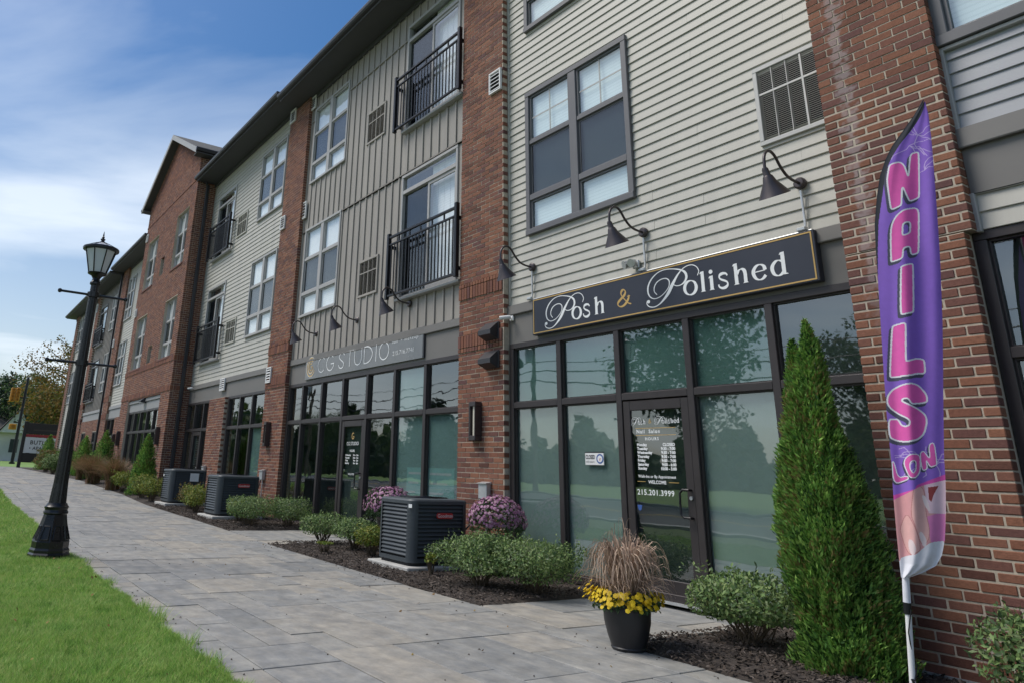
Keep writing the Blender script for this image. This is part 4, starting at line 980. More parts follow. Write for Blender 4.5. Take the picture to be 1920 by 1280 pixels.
MB().add([(-6.0,DY-.0004,.955),(-5.93,DY-.0004,.955),(-5.945,DY-.0004,.905),(-5.965,DY-.0004,.893),(-5.985,DY-.0004,.905)], [(0,1,2,3,4)]).build('sticker', M['blue'], dl)
d2 = thing('door_lettering', 'gold logo and white hours lettering on the studio door', 'lettering', (-12.92, S, 1.0), world=True)
q = MB(); ribbon(q, [(-12.92+.045*math.cos(R_(a)), 1.83+.055*math.sin(R_(a)), .018) for a in np.linspace(50, 350, 24)], DY, 0, False); ribbon(q, [(-12.92,1.82,.014),(-12.875,1.82,.014)], DY, .001, False); q.build('logo', M['gold'], d2, fix=False)
put_text('CG STUDIO', -12.92, 1.655, .092, DY, M['vinyl'], d2, align='CENTER')
put_text('HOURS', -12.92, 1.53, .06, DY, M['vinyl'], d2, align='CENTER', bold=.001)
for i, (a, b_) in enumerate((('Wednesday','10am - 7pm'),('Thursday','10am - 7pm'),('Friday','9am - 5pm'),('Saturday','9am - 3pm'))):
    put_text(a, -13.19, 1.455-i*.05, .046, DY, M['vinyl'], d2, bold=.001); put_text(b_, -12.66, 1.455-i*.05, .046, DY, M['vinyl'], d2, align='RIGHT', bold=.001)
put_text('WELCOME', -12.92, 1.10, .05, DY, M['vinyl'], d2, align='CENTER')
cs = thing('closed_sign', 'small white hanging sign reading CLOSED with a blue clock face', 'sign', (-6.645, S, 1.38), world=True)
MB().bbox(-6.80, -6.495, S+.02, S+.029, 1.378, 1.522, b=.002).build('board', M['white'], cs)
MB().box(-6.80, -6.495, S+.018, S+.03, 1.524, 1.534).build('hanger', M['black'], cs)
M['ink'] = mat('ink_black', (0.02,0.02,0.025), 0.6)
put_text('CLOSED', -6.79, 1.45, .067, S+.0185, M['ink'], cs, sx=.62, bold=.002)
put_text('will return', -6.785, 1.405, .035, S+.0185, M['ink'], cs, sx=.95)
q = MB(); disc(q, -6.555, 1.452, .058, S+.0186, n=20); q.build('clock_ring', M['blue'], cs, fix=False)
q = MB(); disc(q, -6.555, 1.452, .040, S+.0180, n=20); q.build('clock_face', M['white'], cs, fix=False)
M['red'] = mat('red_plastic', (0.42,0.03,0.03), 0.45)
q = MB(); q.box(-6.560, -6.552, S+.0172, S+.0176, 1.425, 1.455).box(-6.558, -6.535, S+.0165, S+.0170, 1.449, 1.456); q.build('clock_hand', M['red'], cs)

# ------------------------------------------------------------------ gooseneck lamps over the signs
def make_gooseneck():
    t = thing('gooseneck_lamp', 'lamp', 'lamp')
    mt = M['lampbronze']
    MB().tube([(0,0,0),(0,-.03,0),(0,-.045,0)], [.062,.062,.045], 18).build('wall_rose', mt, t, smooth=True)
    path = crom([(0,0,0),(-.12,.005,0),(-.22,.035,0),(-.31,.11,0),(-.38,.195,0),(-.45,.225,0),(-.52,.20,0),(-.565,.13,0),(-.575,.03,0),(-.575,-.04,0)], 4)
    MB().tube([(0, p[0]-.03, p[1]) for p in path], .0145, 10).build('arm', mt, t, smooth=True)
    ax = Vector((0, math.sin(R_(24)), -math.cos(R_(24))))
    def tl(prof, n=26):
        mb = MB().lathe([(r, z) for r, z in prof], n=n, cap=False); q = Vector((0,0,-1)).rotation_difference(ax)
        mb.v = [tuple(q @ Vector(v) + Vector((0,-.605,.0))) for v in mb.v]; return mb
    tl([(.018,.02),(.03,.0),(.034,-.075),(.038,-.08)]).build('socket', mt, t, smooth=True)
    tl([(.032,-.06),(.045,-.075),(.062,-.13),(.142,-.268),(.146,-.275),(.141,-.275),(.058,-.128),(.03,-.07)]).build('shade', mt, t, smooth=True)
    tl([(.012,-.08),(.03,-.11),(.034,-.15),(.02,-.19),(.002,-.20)], 12).build('bulb', M['white'], t, smooth=True)
    return t
gl0 = make_gooseneck(); first = True
for x, z, lab in ((-7.67,4.11,'left gooseneck lamp over the navy sign, hanging in front of the brick pillar'),(-5.65,4.12,'middle gooseneck lamp over the navy sign, under the big window'),(-3.68,4.13,'right gooseneck lamp over the navy sign, next to the near pier'),
               (-14.92,4.10,'left gooseneck lamp over the polished studio sign, beside the pillar'),(-12.98,4.12,'middle gooseneck lamp over the polished studio sign'),(-10.99,4.13,'right gooseneck lamp over the polished studio sign, below the balcony railing')):
    g = gl0 if first else copy_tree(gl0); first = False
    g.location = (x, S-.012, z); g['label'] = lab; g['group'] = 'gooseneck lamps over the shop signs'
# conduit that feeds the salon lamps
cdx = thing('conduit', 'galvanised conduit running along the top of the navy sign to its lamps', 'conduit', (-5.6, S, 3.62), world=True)
MB().tube([(-7.70,SY+.06,3.618),(-3.62,SY+.06,3.618)], .011, 8).build('pipe', M['galv'], cdx, smooth=True)
for x in (-7.67,-5.65,-3.68):
    MB().tube([(x,S-.03,4.05),(x,S-.03,3.70),(x,SY+.05,3.64)], .013, 8).build('pipe', M['galv'], cdx, smooth=True)
    MB().bbox(x-.075, x+.02, SY+.02, SY+.075, 3.62, 3.665, b=.01).build('junction_box', M['galv'], cdx)
# twin floodlight beside the middle lamp
fl = thing('floodlight', 'small twin grey floodlight on the siding above the navy sign', 'floodlight', (-5.80, S, 3.74), world=True)
MB().bbox(-5.84, -5.74, S-.04, S-.005, 3.69, 3.79, b=.008).build('base', M['galv'], fl)
for dx, tl in ((-.10,-.35),(.02,.15)):
    c0 = Vector((-5.79+dx*.5, S-.06, 3.76)); d = Vector((tl, -.75, -.25)).normalized(); MB().tube([Vector((-5.79,S-.035,3.75)), c0, c0+d*.02, c0+d*.03, c0+d*.10], [.012,.012,.03,.045,.052], 14).build('head', M['galv'], fl, smooth=True)
# security cameras
for x, z, lab in ((-8.12,3.42,'small white security camera left of the navy sign'),(-24.05,3.52,'white twin floodlight under the clapboards beside the gabled block')):
    t = thing('security_camera', lab, 'camera', (x, S, z), world=True)
    MB().bbox(x-.04, x+.04, S-.05, S-.012, z-.04, z+.04, b=.01).build('base', M['white'], t)
    MB().tube([(x,S-.045,z),(x,S-.09,z),(x+.0,S-.12,z+.0)], .012, 8).build('bracket', M['white'], t)
    c0 = Vector((x+.03, S-.12, z)); d = Vector((-.55,-.75,-.12)).normalized()
    MB().tube([c0-d*.03, c0, c0+d*.13, c0+d*.135], [.022,.03,.03,.024], 12).build('body', M['white'], t, smooth=True)
    MB().tube([c0+d*.134, c0+d*.139], .02, 12).build('lens', M['black'], t)
# wedge floods on the bands
for x, y, z, lab in ((-28.2,GF+.1,3.22,'black wedge light over the shop window of the gabled block'),):
    t = thing('wall_light', lab, 'light', (x, y, z), world=True)
    MB().prism_x([(y-.01,z),(y-.01,z+.22),(y-.03,z+.22),(y-.22,z+.08),(y-.22,z+.04)], x-.16, x+.16).build('housing', M['blackm'], t)
    MB().box(x-.13, x+.13, y-.2, y-.03, z+.0, z+.018).build('lens', M['white'], t)
# tall box sconces on the pillars
def make_sconce():
    t = thing('wall_sconce', 's', 'sconce'); mt = M['lampbronze']
    MB().bbox(-.115, -.02, -.075, .0, 0, .56, b=.006).build('back_plate', mt, t)
    MB().bbox(-.02, .115, -.13, .0, .49, .56, b=.006).build('cap', mt, t); MB().bbox(-.02, .115, -.13, .0, .0, .07, b=.006).build('foot', mt, t)
    MB().tube([(.045,-.07,.07),(.045,-.07,.49)], .035, 14).build('tube_glass', M['sconce'], t, smooth=True)
    MB().bbox(.10, .115, -.13, -.0, .07, .49, b=.003).build('bar', mt, t); MB().bbox(-.02, -.008, -.13, -.07, .07, .49, b=.003).build('bar', mt, t)
    return t
M['sconce'] = mat('sconce_glass', (0.62,0.58,0.48), 0.35)
sc0 = make_sconce(); first = True
for x, y, z, lab in ((-8.82,PF,1.68,'tall box sconce on the brick pillar right of the studio window'),(-17.0,PF,1.65,'tall box sconce on the brick pillar left of the studio window'),(-25.25,GF,1.72,'tall box sconce on the right pier of the gabled block'),(-31.4,GF,1.72,'tall box sconce on the left pier of the gabled block'),(-36.0+.6,PF+.05,1.72,'tall box sconce on the low brick wall beyond the gabled block')):
    g = sc0 if first else copy_tree(sc0); first = False
    g.location = (x, y-.004, z); g['label'] = lab; g['group'] = 'box sconces on the brick pillars'
# electrical disconnect boxes by the condensers
for x, y, z, lab in ((-8.58,PF,.88,'grey electrical box on the brick pillar behind the purple flowers'),(-17.05,PF,.88,'grey electrical box on the pillar behind the middle condenser'),(-21.6,PF,.9,'grey electrical box on the low brick pillar behind the far condenser')):
    t = thing('electrical_box', lab, 'electrical box', (x, y, z), world=True)
    MB().bbox(x-.095, x+.095, y-.09, y-.005, z, z+.21, b=.008).build('body', M['galv'], t); MB().prism_x([(y-.11,z+.205),(y-.11,z+.215),(y-.003,z+.235),(y-.003,z+.205)], x-.105, x+.105).build('lid', M['galv'], t)
    MB().tube([(x+.04,y-.045,z),(x+.04,y-.045,.05)], .012, 8).build('conduit', M['galv'], t); MB().tube([(x-.04,y-.05,z),(x-.05,y-.1,z-.2),(x-.1,y-.35,z-.45),(x-.12,y-.55,z-.5)], .013, 8).build('whip', M['black'], t, smooth=True)
# ------------------------------------------------------------------ condensers
M['acgrey'] = mat('condenser_grey', (0.055,0.066,0.074), 0.5, metal=0.2, var=0.1, vscale=5)
M['accore'] = mat('condenser_coil', (0.014,0.014,0.016), 0.8)
M['label'] = mat('sticker_white', (0.68,0.70,0.70), 0.5)
def rr(w_, d_, r, n=5):
    P = []
    for cx, cy, a0 in ((w_/2-r,d_/2-r,0),(-w_/2+r,d_/2-r,90),(-w_/2+r,-d_/2+r,180),(w_/2-r,-d_/2+r,270)):
        for k in range(n+1): a = R_(a0+90*k/n); P.append((cx+r*math.cos(a), cy+r*math.sin(a)))
    return P
def ring(mb, P, Q, z0, z1, mi=0):
    n = len(P); mb.add([(x,y,z0) for x,y in P]+[(x,y,z1) for x,y in Q], [(i,(i+1)%n,n+(i+1)%n,n+i) for i in range(n)], mi)
def make_condenser(w_=.84, d_=.92, h=.86, n=13):
    t = thing('condenser', 'c', 'air conditioner'); a = M['acgrey']
    MB().bbox(-w_/2-.10, w_/2+.10, -d_/2-.10, d_/2+.10, -.06, .045, b=.012).build('pad', M['concrete'], t)
    q = MB(); P = rr(w_-.03, d_-.03, .10); ring(q, P, P, .045, .085); q.build('foot', M['accore'], t)
    q = MB(); P = rr(w_+.02, d_+.02, .11); ring(q, P, P, .085, .135); q.add([(x,y,.085) for x,y in P], [tuple(range(len(P)))]); q.add([(x,y,.135) for x,y in P], [tuple(range(len(P)))]); q.build('base_pan', a, t, smooth=True)
    q = MB(); P = rr(w_-.07, d_-.07, .08); ring(q, P, P, .13, h-.06); q.build('coil', M['accore'], t)
    lv = MB(); P0 = rr(w_+.012, d_+.012, .105); P1 = rr(w_-.045, d_-.045, .085); ring(lv, P0, P1, 0, .040); ring(lv, P0, P0, -.008, 0); ring(lv, P1, P0, .034, -.008); lm = lv.mesh('louver', a, smooth=True)
    for k in range(n): link('louver', lm, t, (0,0,.17+k*(h-.06-.16)/n))
    for sx in (-1,1):
        for sy in (-1,1):
            q = MB(); P = rr(w_+.022, d_+.022, .11, 6); sel = [p for p in P if p[0]*sx > w_/2-.118 and p[1]*sy > d_/2-.118]
            m_ = len(sel); q.add([(x,y,.135) for x,y in sel]+[(x,y,h-.055) for x,y in sel], [(i,i+1,m_+i+1,m_+i) for i in range(m_-1)]); q.build('corner_post', a, t, smooth=True)
    q = MB(); P = rr(w_+.025, d_+.025, .112); P2 = rr(w_-.01, d_-.01, .10); ring(q, P, P, h-.06, h-.02); ring(q, P, P2, h-.02, h)
    c = [(.34*math.cos(2*math.pi*i/len(P2)+.13), .34*math.sin(2*math.pi*i/len(P2)+.13)) for i in range(len(P2))]; ring(q, P2, c, h, h+.012); ring(q, c, c, h+.012, h-.03); q.build('top_cover', a, t, smooth=True)
    q = MB()
    for r in np.linspace(.05, .34, 9): q.tube([(r*math.cos(a_), r*math.sin(a_), h+.02+.012*(1-r/.34)) for a_ in np.linspace(0, 2*math.pi, 21)], .003, 4, cap=False)
    for k in range(8): q.tube([(0,0,h+.03),(.34*math.cos(k*math.pi/4),.34*math.sin(k*math.pi/4),h+.014)], .004, 4)
    q.build('fan_guard', M['black'], t)
    q = MB(); q.lathe([(.001,h-.12),(.33,h-.12)], n=20, cap=False); q.build('fan_well', M['accore'], t)
    return t
ac0 = make_condenser(); first = True
def badge(t, x, z, y=0.0):
    q = MB(); P = [(px, pz) for px, pz in rr(.27, .075, .03)]; n_ = len(P); X = .435
    q.add([(X, y+px, z+pz) for px, pz in P]+[(X+.012, y+px*.96, z+pz*.9) for px, pz in P], [(i,(i+1)%n_,n_+(i+1)%n_,n_+i) for i in range(n_)]+[tuple(range(n_,2*n_))]); q.build('badge', M['red'], t)
    o = put_text('Goodman', 0, 0, .062, 0, M['label'], None, name='badge_lettering', align='CENTER'); o.data.transform(Matrix.Translation((X+.0128, y, z-.02)) @ Matrix.Rotation(R_(90), 4, 'Z')); o.parent = t
acs = []
for x, y, lab in ((-8.90,5.96,'nearest dark grey condenser on a pale pad, red badge, before the studio window'),(-16.25,5.80,'middle dark grey condenser with a red badge, left of the clipped hedge'),(-19.95,5.78,'farthest dark grey condenser with a white paper label, by the gabled block')):
    t = ac0 if first else copy_tree(ac0); first = False
    t.location = (x, y, gz(x)+.05 if x < -12 else .0); t['label'] = lab; t['group'] = 'condensers along the planting bed'; acs.append(t)
badge(acs[0], 0, .66, .06); badge(acs[1], 0, .66, .10)
MB().box(.36, .44, -.475, -.472, .755, .80).build('sticker', M['label'], acs[0]); MB().box(-.30, -.22, -.473, -.470, .68, .73).build('sticker', M['label'], acs[2])
MB().box(.434, .437, .02, .25, .58, .78).build('paper_label', M['label'], acs[2])

# ------------------------------------------------------------------ foliage tools
def green(name, cols, trans=0.25, rough=0.55, pn=.25, ps=2.2): return ramp_mat(name, cols, rough, island=True, trans=trans, spec=0.35, pos_noise=pn, pos_scale=ps)
M['holly'] = green('holly_leaf', [(0.044,0.085,0.029),(0.090,0.169,0.053),(0.164,0.265,0.081),(0.255,0.337,0.115),(0.179,0.230,0.129)])
M['boxw'] = green('yellowish_leaf', [(0.048,0.092,0.019),(0.111,0.189,0.031),(0.221,0.287,0.044),(0.287,0.265,0.048),(0.155,0.189,0.031)])
M['russet'] = green('russet_leaf', [(0.042,0.080,0.017),(0.106,0.144,0.031),(0.250,0.192,0.054),(0.192,0.086,0.035),(0.115,0.163,0.035)])
M['thuja'] = green('thuja_spray', [(0.025,0.066,0.015),(0.083,0.200,0.040),(0.181,0.366,0.066),(0.302,0.476,0.100),(0.122,0.277,0.053),(0.241,0.189,0.066)], .2, .6, .3, 5)
M['bark'] = mat('bark', (0.075,0.058,0.045), 0.9, var=0.3, vscale=12, bump=0.5, bscale=30, coords='World')
M['twig'] = mat('twig', (0.10,0.075,0.05), 0.9, var=0.3, vscale=20)
def leaves(C0, Dn, size, width=.45, jit=.35, fold=.18):
    """diamond leaves: centres C0, outward directions Dn"""
    n = len(C0); D = Dn + rng.normal(0, jit, (n,3)); D /= np.linalg.norm(D, axis=1)[:,None]+1e-9
    A = rng.normal(0, 1, (n,3)); T = A-(A*D).sum(1)[:,None]*D; T /= np.linalg.norm(T, axis=1)[:,None]+1e-9
    B = np.cross(D, T); s = (size*rng.uniform(.65,1.35,n))[:,None]
    # leaf axis T lies in the skin of the shrub, tilted outward
    ax = T*.8+D*.6; ax /= np.linalg.norm(ax, axis=1)[:,None]
    V = np.stack([C0-ax*s*.5, C0+B*s*width*.5+D*s*fold*.3, C0+ax*s*.5, C0-B*s*width*.5+D*s*fold*.3], 1).reshape(-1,3)
    return V, np.arange(4*n).reshape(n,4)
def lump(P, k=4.0, a=.12, seed=0):
    r = np.random.default_rng(seed); o = np.zeros(len(P))
    for _ in range(5):
        f = r.normal(0, k, 3); o += np.sin(P@f + r.uniform(0, 6.28))
    return 1+a*o/2.2
def shrub(label, c, rx, ry, h, n, size, material, cat='shrub', power=3.0, z0=.17, seed=0, group=None, name='shrub', twigs=34, rz=0.0, clip=True, width=.45):
    x, y, zg = c; r = np.random.default_rng(seed+100)
    t = thing(name, label, cat, (x, y, zg), rz, group)
    D = r.normal(0, 1, (n,3)); D /= np.linalg.norm(D, axis=1)[:,None]
    k = (np.abs(D[:,0])**power+np.abs(D[:,1])**power+np.abs(D[:,2])**power)**(-1/power)
    rad = k*(r.random(n)**.28)*lump(D, 3.2, .10 if clip else .2, seed)
    hh = (h-z0)/2
    P = np.stack([D[:,0]*rad*rx, D[:,1]*rad*ry, z0+hh+D[:,2]*rad*hh], -1)
    low = P[:,2] < z0+.25*hh; keep = ~(low & (r.random(n) < .45)); P = P[keep]; D = D[keep]
    V, F = leaves(P, D*np.array([1,1,.8])+np.array([0,0,.35]), size, width)
    # loose shoots above the clipped top
    ns = int(rx*ry*130*(1 if clip else 1.6)); extra = []
    for _ in range(ns):
        a = r.uniform(-.9,.9,2); b0 = np.array([a[0]*rx, a[1]*ry, h-.03]); d = np.array([r.normal(0,.25), r.normal(0,.25), 1]); L_ = r.uniform(.03,.09)
        for q in range(5): extra.append(b0+d*L_*q/4+r.normal(0,.008,3))
    if extra:
        E_ = np.array(extra); V2, F2 = leaves(E_, np.tile([0,0,1.],(len(E_),1)), size, width, .5); F = np.concatenate([F, F2+len(V)]); V = np.concatenate([V, V2])
    fast('foliage', V, F, material, parent=t)
    tw = MB()
    for _ in range(twigs):
        a = r.uniform(0, 6.28); b0 = (r.normal(0,.12*rx), r.normal(0,.12*ry), -.05); rr_ = r.uniform(.4,.85)
        p1 = (rx*rr_*.5*math.cos(a), ry*rr_*.5*math.sin(a), h*.35); p2 = (rx*rr_*math.cos(a), ry*rr_*math.sin(a), h*r.uniform(.6,.85))
        tw.tube([b0, p1, p2], [.007,.005,.003], 5)
    tw.build('stems', M['twig'], t)
    return t
def spire(label, c, r0, h, n, size, seed=0, name='arborvitae', group=None, tips=1, lean=0.0):
    x, y, zg = c; r = np.random.default_rng(seed+300)
    t = thing(name, label, 'evergreen', (x, y, zg), r.uniform(0,6), group)
    u = r.random(n); z = h*(1-np.sqrt(1-u*.985))*1.0; z = h*(1-(1-u)**.62)
    f = z/h; prof = r0*np.clip(1.02*(1-f**2.7), .0, 1)*np.clip(1.08-.22*f, 0, 1.1) + .03*(1-f)
    a = r.uniform(0, 2*np.pi, n)
    q = np.stack([np.cos(a)*3, np.sin(a)*3, z*4.0], -1)
    lm = lump(q, 1.9, .20, seed)*lump(q*2.6, 2.2, .10, seed+9); rad = prof*lm*(r.random(n)**.22)
    P = np.stack([np.cos(a)*rad, np.sin(a)*rad, z], -1)
    if tips > 1:      # a second leader beside the first
        s = (f > .72); o = np.where((r.random(n) < .5)[:,None], np.array([.13,.04,-.10]), np.array([-.05,-.02,.02])); P[s] += (o*np.clip((f-.72)/.2,0,1)[:,None])[s]
    D = np.stack([np.cos(a)*.75, np.sin(a)*.75, np.full(n,.85)], -1)+r.normal(0,.33,(n,3)); D /= np.linalg.norm(D,axis=1)[:,None]
    tng = np.cross(D, np.stack([np.cos(a), np.sin(a), np.zeros(n)], -1)+r.normal(0,.5,(n,3))); tng /= np.linalg.norm(tng,axis=1)[:,None]+1e-9
    s = (size*r.uniform(.6,1.4,n))[:,None]
    # fan-shaped spray of three points
    V = np.stack([P-D*s*.45, P+tng*s*.15+D*s*.2, P+D*s*.72, P-tng*s*.15+D*s*.2], 1).reshape(-1,3)
    fast('foliage', V, np.arange(4*n).reshape(n,4), M['thuja'], parent=t)
    k = MB().lathe([(max(.01, r0*.62*max(0,1-(zz/h)**2.3)*1), zz) for zz in np.linspace(.04, h*.93, 14)], n=12); k.build('inner_boughs', M['thuja'], t)
    MB().tube([(0,0,-.06),(0,0,h*.9)], [.05,.01], 8).build('trunk', M['bark'], t)
    return t
# tall evergreen beside the flag
spire('tall near evergreen with two tips, between the shopfront and the feather flag', (-3.27, 5.86, -.03), .30, 2.52, 74000, .043, 1, tips=2, group='evergreens in the beds')
g_e = 'evergreens in the beds'
spire('slim evergreen before the gabled block, right of the brown grasses', (-23.0, 5.45, gz(-23)), .35, 1.75, 7000, .075, 2, group=g_e)
spire('evergreen behind the two tufts of brown grass, second from the gabled block', (-31.2, 5.75, .38), .42, 1.9, 5000, .09, 3, group=g_e)
spire('evergreen close to the lamp post base in the far bed, third from the gabled block', (-36.0, 5.8, .40), .45, 1.75, 4500, .09, 4, group=g_e)
spire('evergreen directly left of the lamp post, fourth from the gabled block', (-41.2, 5.8, .41), .45, 1.7, 4000, .1, 5, group=g_e)
spire('small evergreen in front of the apartment sign, farthest along the building', (-47.5, 5.7, .42), .5, 2.0, 4000, .1, 6, group=g_e)
gs = 'clipped shrubs in the beds'
for (lab, c, rx, ry, h, n, sz, mt, pw, sd) in (
  ('loose green shrub right of the yellow flower pot', (-4.02,5.95,0), .50,.42,.56, 5200,.042,'holly',2.6,1),
  ('green shrub cut off by the right edge of the picture', (-1.98,5.75,0), .32,.34,.60, 3600,.042,'holly',2.6,2),
  ('clipped green hedge shrub right of the near condenser, nearer half', (-7.22,5.64,0), .44,.40,.58, 8200,.036,'holly',4.2,3),
  ('clipped green hedge shrub before the frosted window, farther half', (-6.68,5.98,0), .50,.45,.57, 8200,.036,'holly',4.2,4),
  ('small sprig at the front corner of the near condenser', (-8.12,5.58,0), .09,.09,.30, 260,.04,'boxw',2.2,5),
  ('rounded yellow green bush left of the near condenser', (-9.92,5.75,0), .24,.24,.46, 2200,.036,'boxw',2.4,6),
  ('clipped shrub right beside the studio door path', (-11.62,5.78,0), .36,.36,.50, 3200,.038,'holly',3.0,7),
  ('shrub in front of the left purple flower pot', (-10.75,5.92,0), .34,.34,.50, 3000,.038,'holly',2.8,8),
  ('tiny yellow plant at the walk edge left of the near condenser', (-10.45,5.25,0), .14,.12,.18, 260,.04,'boxw',2.2,18),
  ('broad clipped hedge left of the studio door path, nearer half', (-14.55,5.62,0), .52,.46,.56, 4200,.040,'holly',3.2,9),
  ('broad clipped hedge left of the studio door path, farther half', (-14.35,6.35,0), .46,.42,.56, 3600,.040,'holly',3.2,10),
  ('low yellow green shrub right of the middle condenser', (-15.35,5.70,0), .28,.28,.46, 1800,.040,'boxw',2.6,11),
  ('yellow green shrub left of the middle condenser', (-17.55,5.45,0), .36,.34,.60, 2400,.042,'boxw',2.8,12),
  ('russet green shrub right of the far condenser', (-18.55,5.62,0), .34,.34,.60, 2200,.042,'russet',2.8,13),
  ('yellow green shrub left of the far condenser', (-20.95,5.25,0), .34,.32,.60, 2000,.045,'boxw',2.6,14),
  ('yellow green shrub right of the slim evergreen', (-21.95,5.22,0), .36,.34,.62, 2000,.045,'boxw',2.6,15),
  ('low shrub left of the slim evergreen', (-24.1,5.15,0), .38,.36,.60, 1800,.05,'boxw',2.6,16),
  ('reddish bush at the far end of the bed by the sign', (-43.0,5.2,0), .75,.6,1.05, 2400,.08,'russet',2.2,17),
  ('green bush left of the lamp post at the far end of the bed', (-39.5,5.1,0), .55,.5,.85, 2000,.08,'holly',2.4,19)):
    shrub(lab, (c[0], c[1], gz(c[0])+.0), rx, ry, h, n, sz, M[mt], power=pw, seed=sd, group=gs, clip=h < .58)

# ornamental grasses with russet plumes
M['plume'] = green('russet_plume', [(0.140,0.105,0.042),(0.238,0.140,0.070),(0.308,0.168,0.112),(0.168,0.140,0.049),(0.112,0.126,0.042)], .3)
def tuft(label, c, r0, h, n, seed, droop=.5, material='plume', w_=.006, name='ornamental_grass', group=None, cat='grass', fountain=False):
    r = np.random.default_rng(seed); t = thing(name, label, cat, c, 0, group)
    a = r.uniform(0, 6.28, n); out_ = r.random(n)**(.45 if fountain else .7)*r0; L_ = h*r.uniform(.7,1.08,n); K = 9 if fountain else 6
    s = np.linspace(0, 1, K)[None,:]
    dx = out_[:,None]*(s**1.6)*1.0; dz = L_[:,None]*(s-droop*(s**3)*(out_/r0)[:,None]*.75)
    if fountain:      # blades rise, bend over and hang down outside
        q_ = (out_/r0)[:,None]; dx = out_[:,None]*(1-(1-s)**1.7)*1.0; dz = L_[:,None]*(1.55*s-(.55+.75*q_)*s**2.6)
    bx = r.normal(0,.10*r0,(n,1)); by = r.normal(0,.10*r0,(n,1)); sw = r.normal(0,.30 if fountain else .12,(n,1))*s*s*r0
    X = bx+np.cos(a)[:,None]*dx-np.sin(a)[:,None]*sw; Y = by+np.sin(a)[:,None]*dx+np.cos(a)[:,None]*sw
    px, py = -np.sin(a)[:,None]*w_, np.cos(a)[:,None]*w_; wd = (1-.75*s)*r.uniform(.6,1.3,(n,1))
    V = np.stack([np.stack([X-px*wd, Y-py*wd, dz],-1), np.stack([X+px*wd, Y+py*wd, dz+.002],-1)], 2).reshape(n*K*2, 3)
    i0 = np.arange(n)[:,None]*K*2+np.arange(K-1)[None,:]*2
    F = np.stack([i0, i0+1, i0+3, i0+2], -1).reshape(-1,4)
    fast('blades', V, F, M[material], parent=t); return t
tuft('brown tinged ornamental grass tuft beside the slim evergreen', (-25.2,5.05,gz(-25.2)), .75, 1.10, 1500, 1, .5, w_=.007, group='ornamental grasses')
tuft('brown tinged ornamental grass tuft nearer the lamp post', (-28.6,5.05,gz(-28.6)), .75, 1.05, 1500, 2, .5, w_=.008, group='ornamental grasses')
tuft('brown tinged ornamental grass tuft hidden behind the other two', (-31.5,5.15,gz(-31.5)), .7, 1.0, 1200, 3, .5, w_=.009, group='ornamental grasses')

# ------------------------------------------------------------------ flower pots
M['pot'] = mat('pot_black', (0.018,0.018,0.020), 0.42, var=0.15, vscale=10)
M['potbr'] = mat('pot_brown', (0.055,0.042,0.040), 0.55, var=0.15, vscale=10)
M['soil'] = mat('soil', (0.02,0.015,0.012), 0.95)
M['petal_p'] = ramp_mat('petal_mauve', [(0.26,0.11,0.20),(0.40,0.19,0.33),(0.55,0.33,0.46),(0.34,0.15,0.27),(0.50,0.36,0.38)], .6, island=True, trans=.25)
M['petal_y'] = ramp_mat('petal_yellow', [(0.55,0.36,0.01),(0.70,0.50,0.015),(0.78,0.58,0.03),(0.62,0.40,0.01)], .6, island=True, trans=.2)
M['straw'] = green('dry_grass', [(0.200,0.141,0.099),(0.400,0.290,0.210),(0.600,0.450,0.330),(0.320,0.221,0.170),(0.480,0.341,0.261)], .15, .8)
M['mumleaf'] = green('mum_leaf', [(0.024,0.056,0.019),(0.048,0.096,0.032),(0.080,0.144,0.048)], .2)
def blooms(P, D, size):
    """each bloom: a little cup of six petals"""
    n = len(P); Vs, Fs, o = [], [], 0
    A = np.cross(D, np.array([.3,.2,1.])); A /= np.linalg.norm(A,axis=1)[:,None]+1e-9; B = np.cross(D, A); s = (size*rng.uniform(.7,1.25,n))[:,None]
    V = [P-D*s*.15]
    for k in range(6):
        t = k*math.pi/3; V.append(P+(A*math.cos(t)+B*math.sin(t))*s*.55+D*s*.22)
    V.append(P+D*s*.30)
    V = np.stack(V, 1).reshape(-1,3); i = np.arange(n)[:,None]*8
    F = np.concatenate([i+np.array((0,k+1,(k+1)%6+1))[None] for k in range(6)]+[i+np.array((7,k+1,(k+1)%6+1))[None] for k in range(6)])
    return V, F
def mum(label, c, r0, seed, hz=.0):
    t = thing('potted_mum', label, 'flower pot', c, 0, 'purple flower pots'); r = np.random.default_rng(seed)
    MB().lathe([(.13,0),(.155,.01),(.185,.41),(.20,.41),(.205,.45),(.185,.45),(.18,.40)], n=24).build('pot', M['potbr'], t, smooth=True)
    n = 2600; D = r.normal(0,1,(n,3)); D /= np.linalg.norm(D,axis=1)[:,None]; D = D[D[:,2] > -.45]; n = len(D)
    P = D*r0*np.array([1,1,.78])*(r.random(n)**.12)[:,None]*lump(D, 3, .07, seed)[:,None]+np.array([0,0,.44+r0*.50])
    V, F = leaves(P*np.array([.95,.95,.96]), D, .035, .5); fast('leaves', V, F, M['mumleaf'], parent=t)
    k = (r.random(n) < .5) & (D[:,2] > -.25); V, F = blooms(P[k]*1.01, D[k], .034); tag(fast('blooms', V, F, M['petal_p'], parent=t), kind='stuff')
    return t
mum('purple flower mound in a pot right of the near condenser, below the grey box', (-7.86,6.42,.02), .38, 1)
mum('purple flower mound in a pot left of the near condenser, before the studio door', (-10.45,6.35,.05), .38, 2)
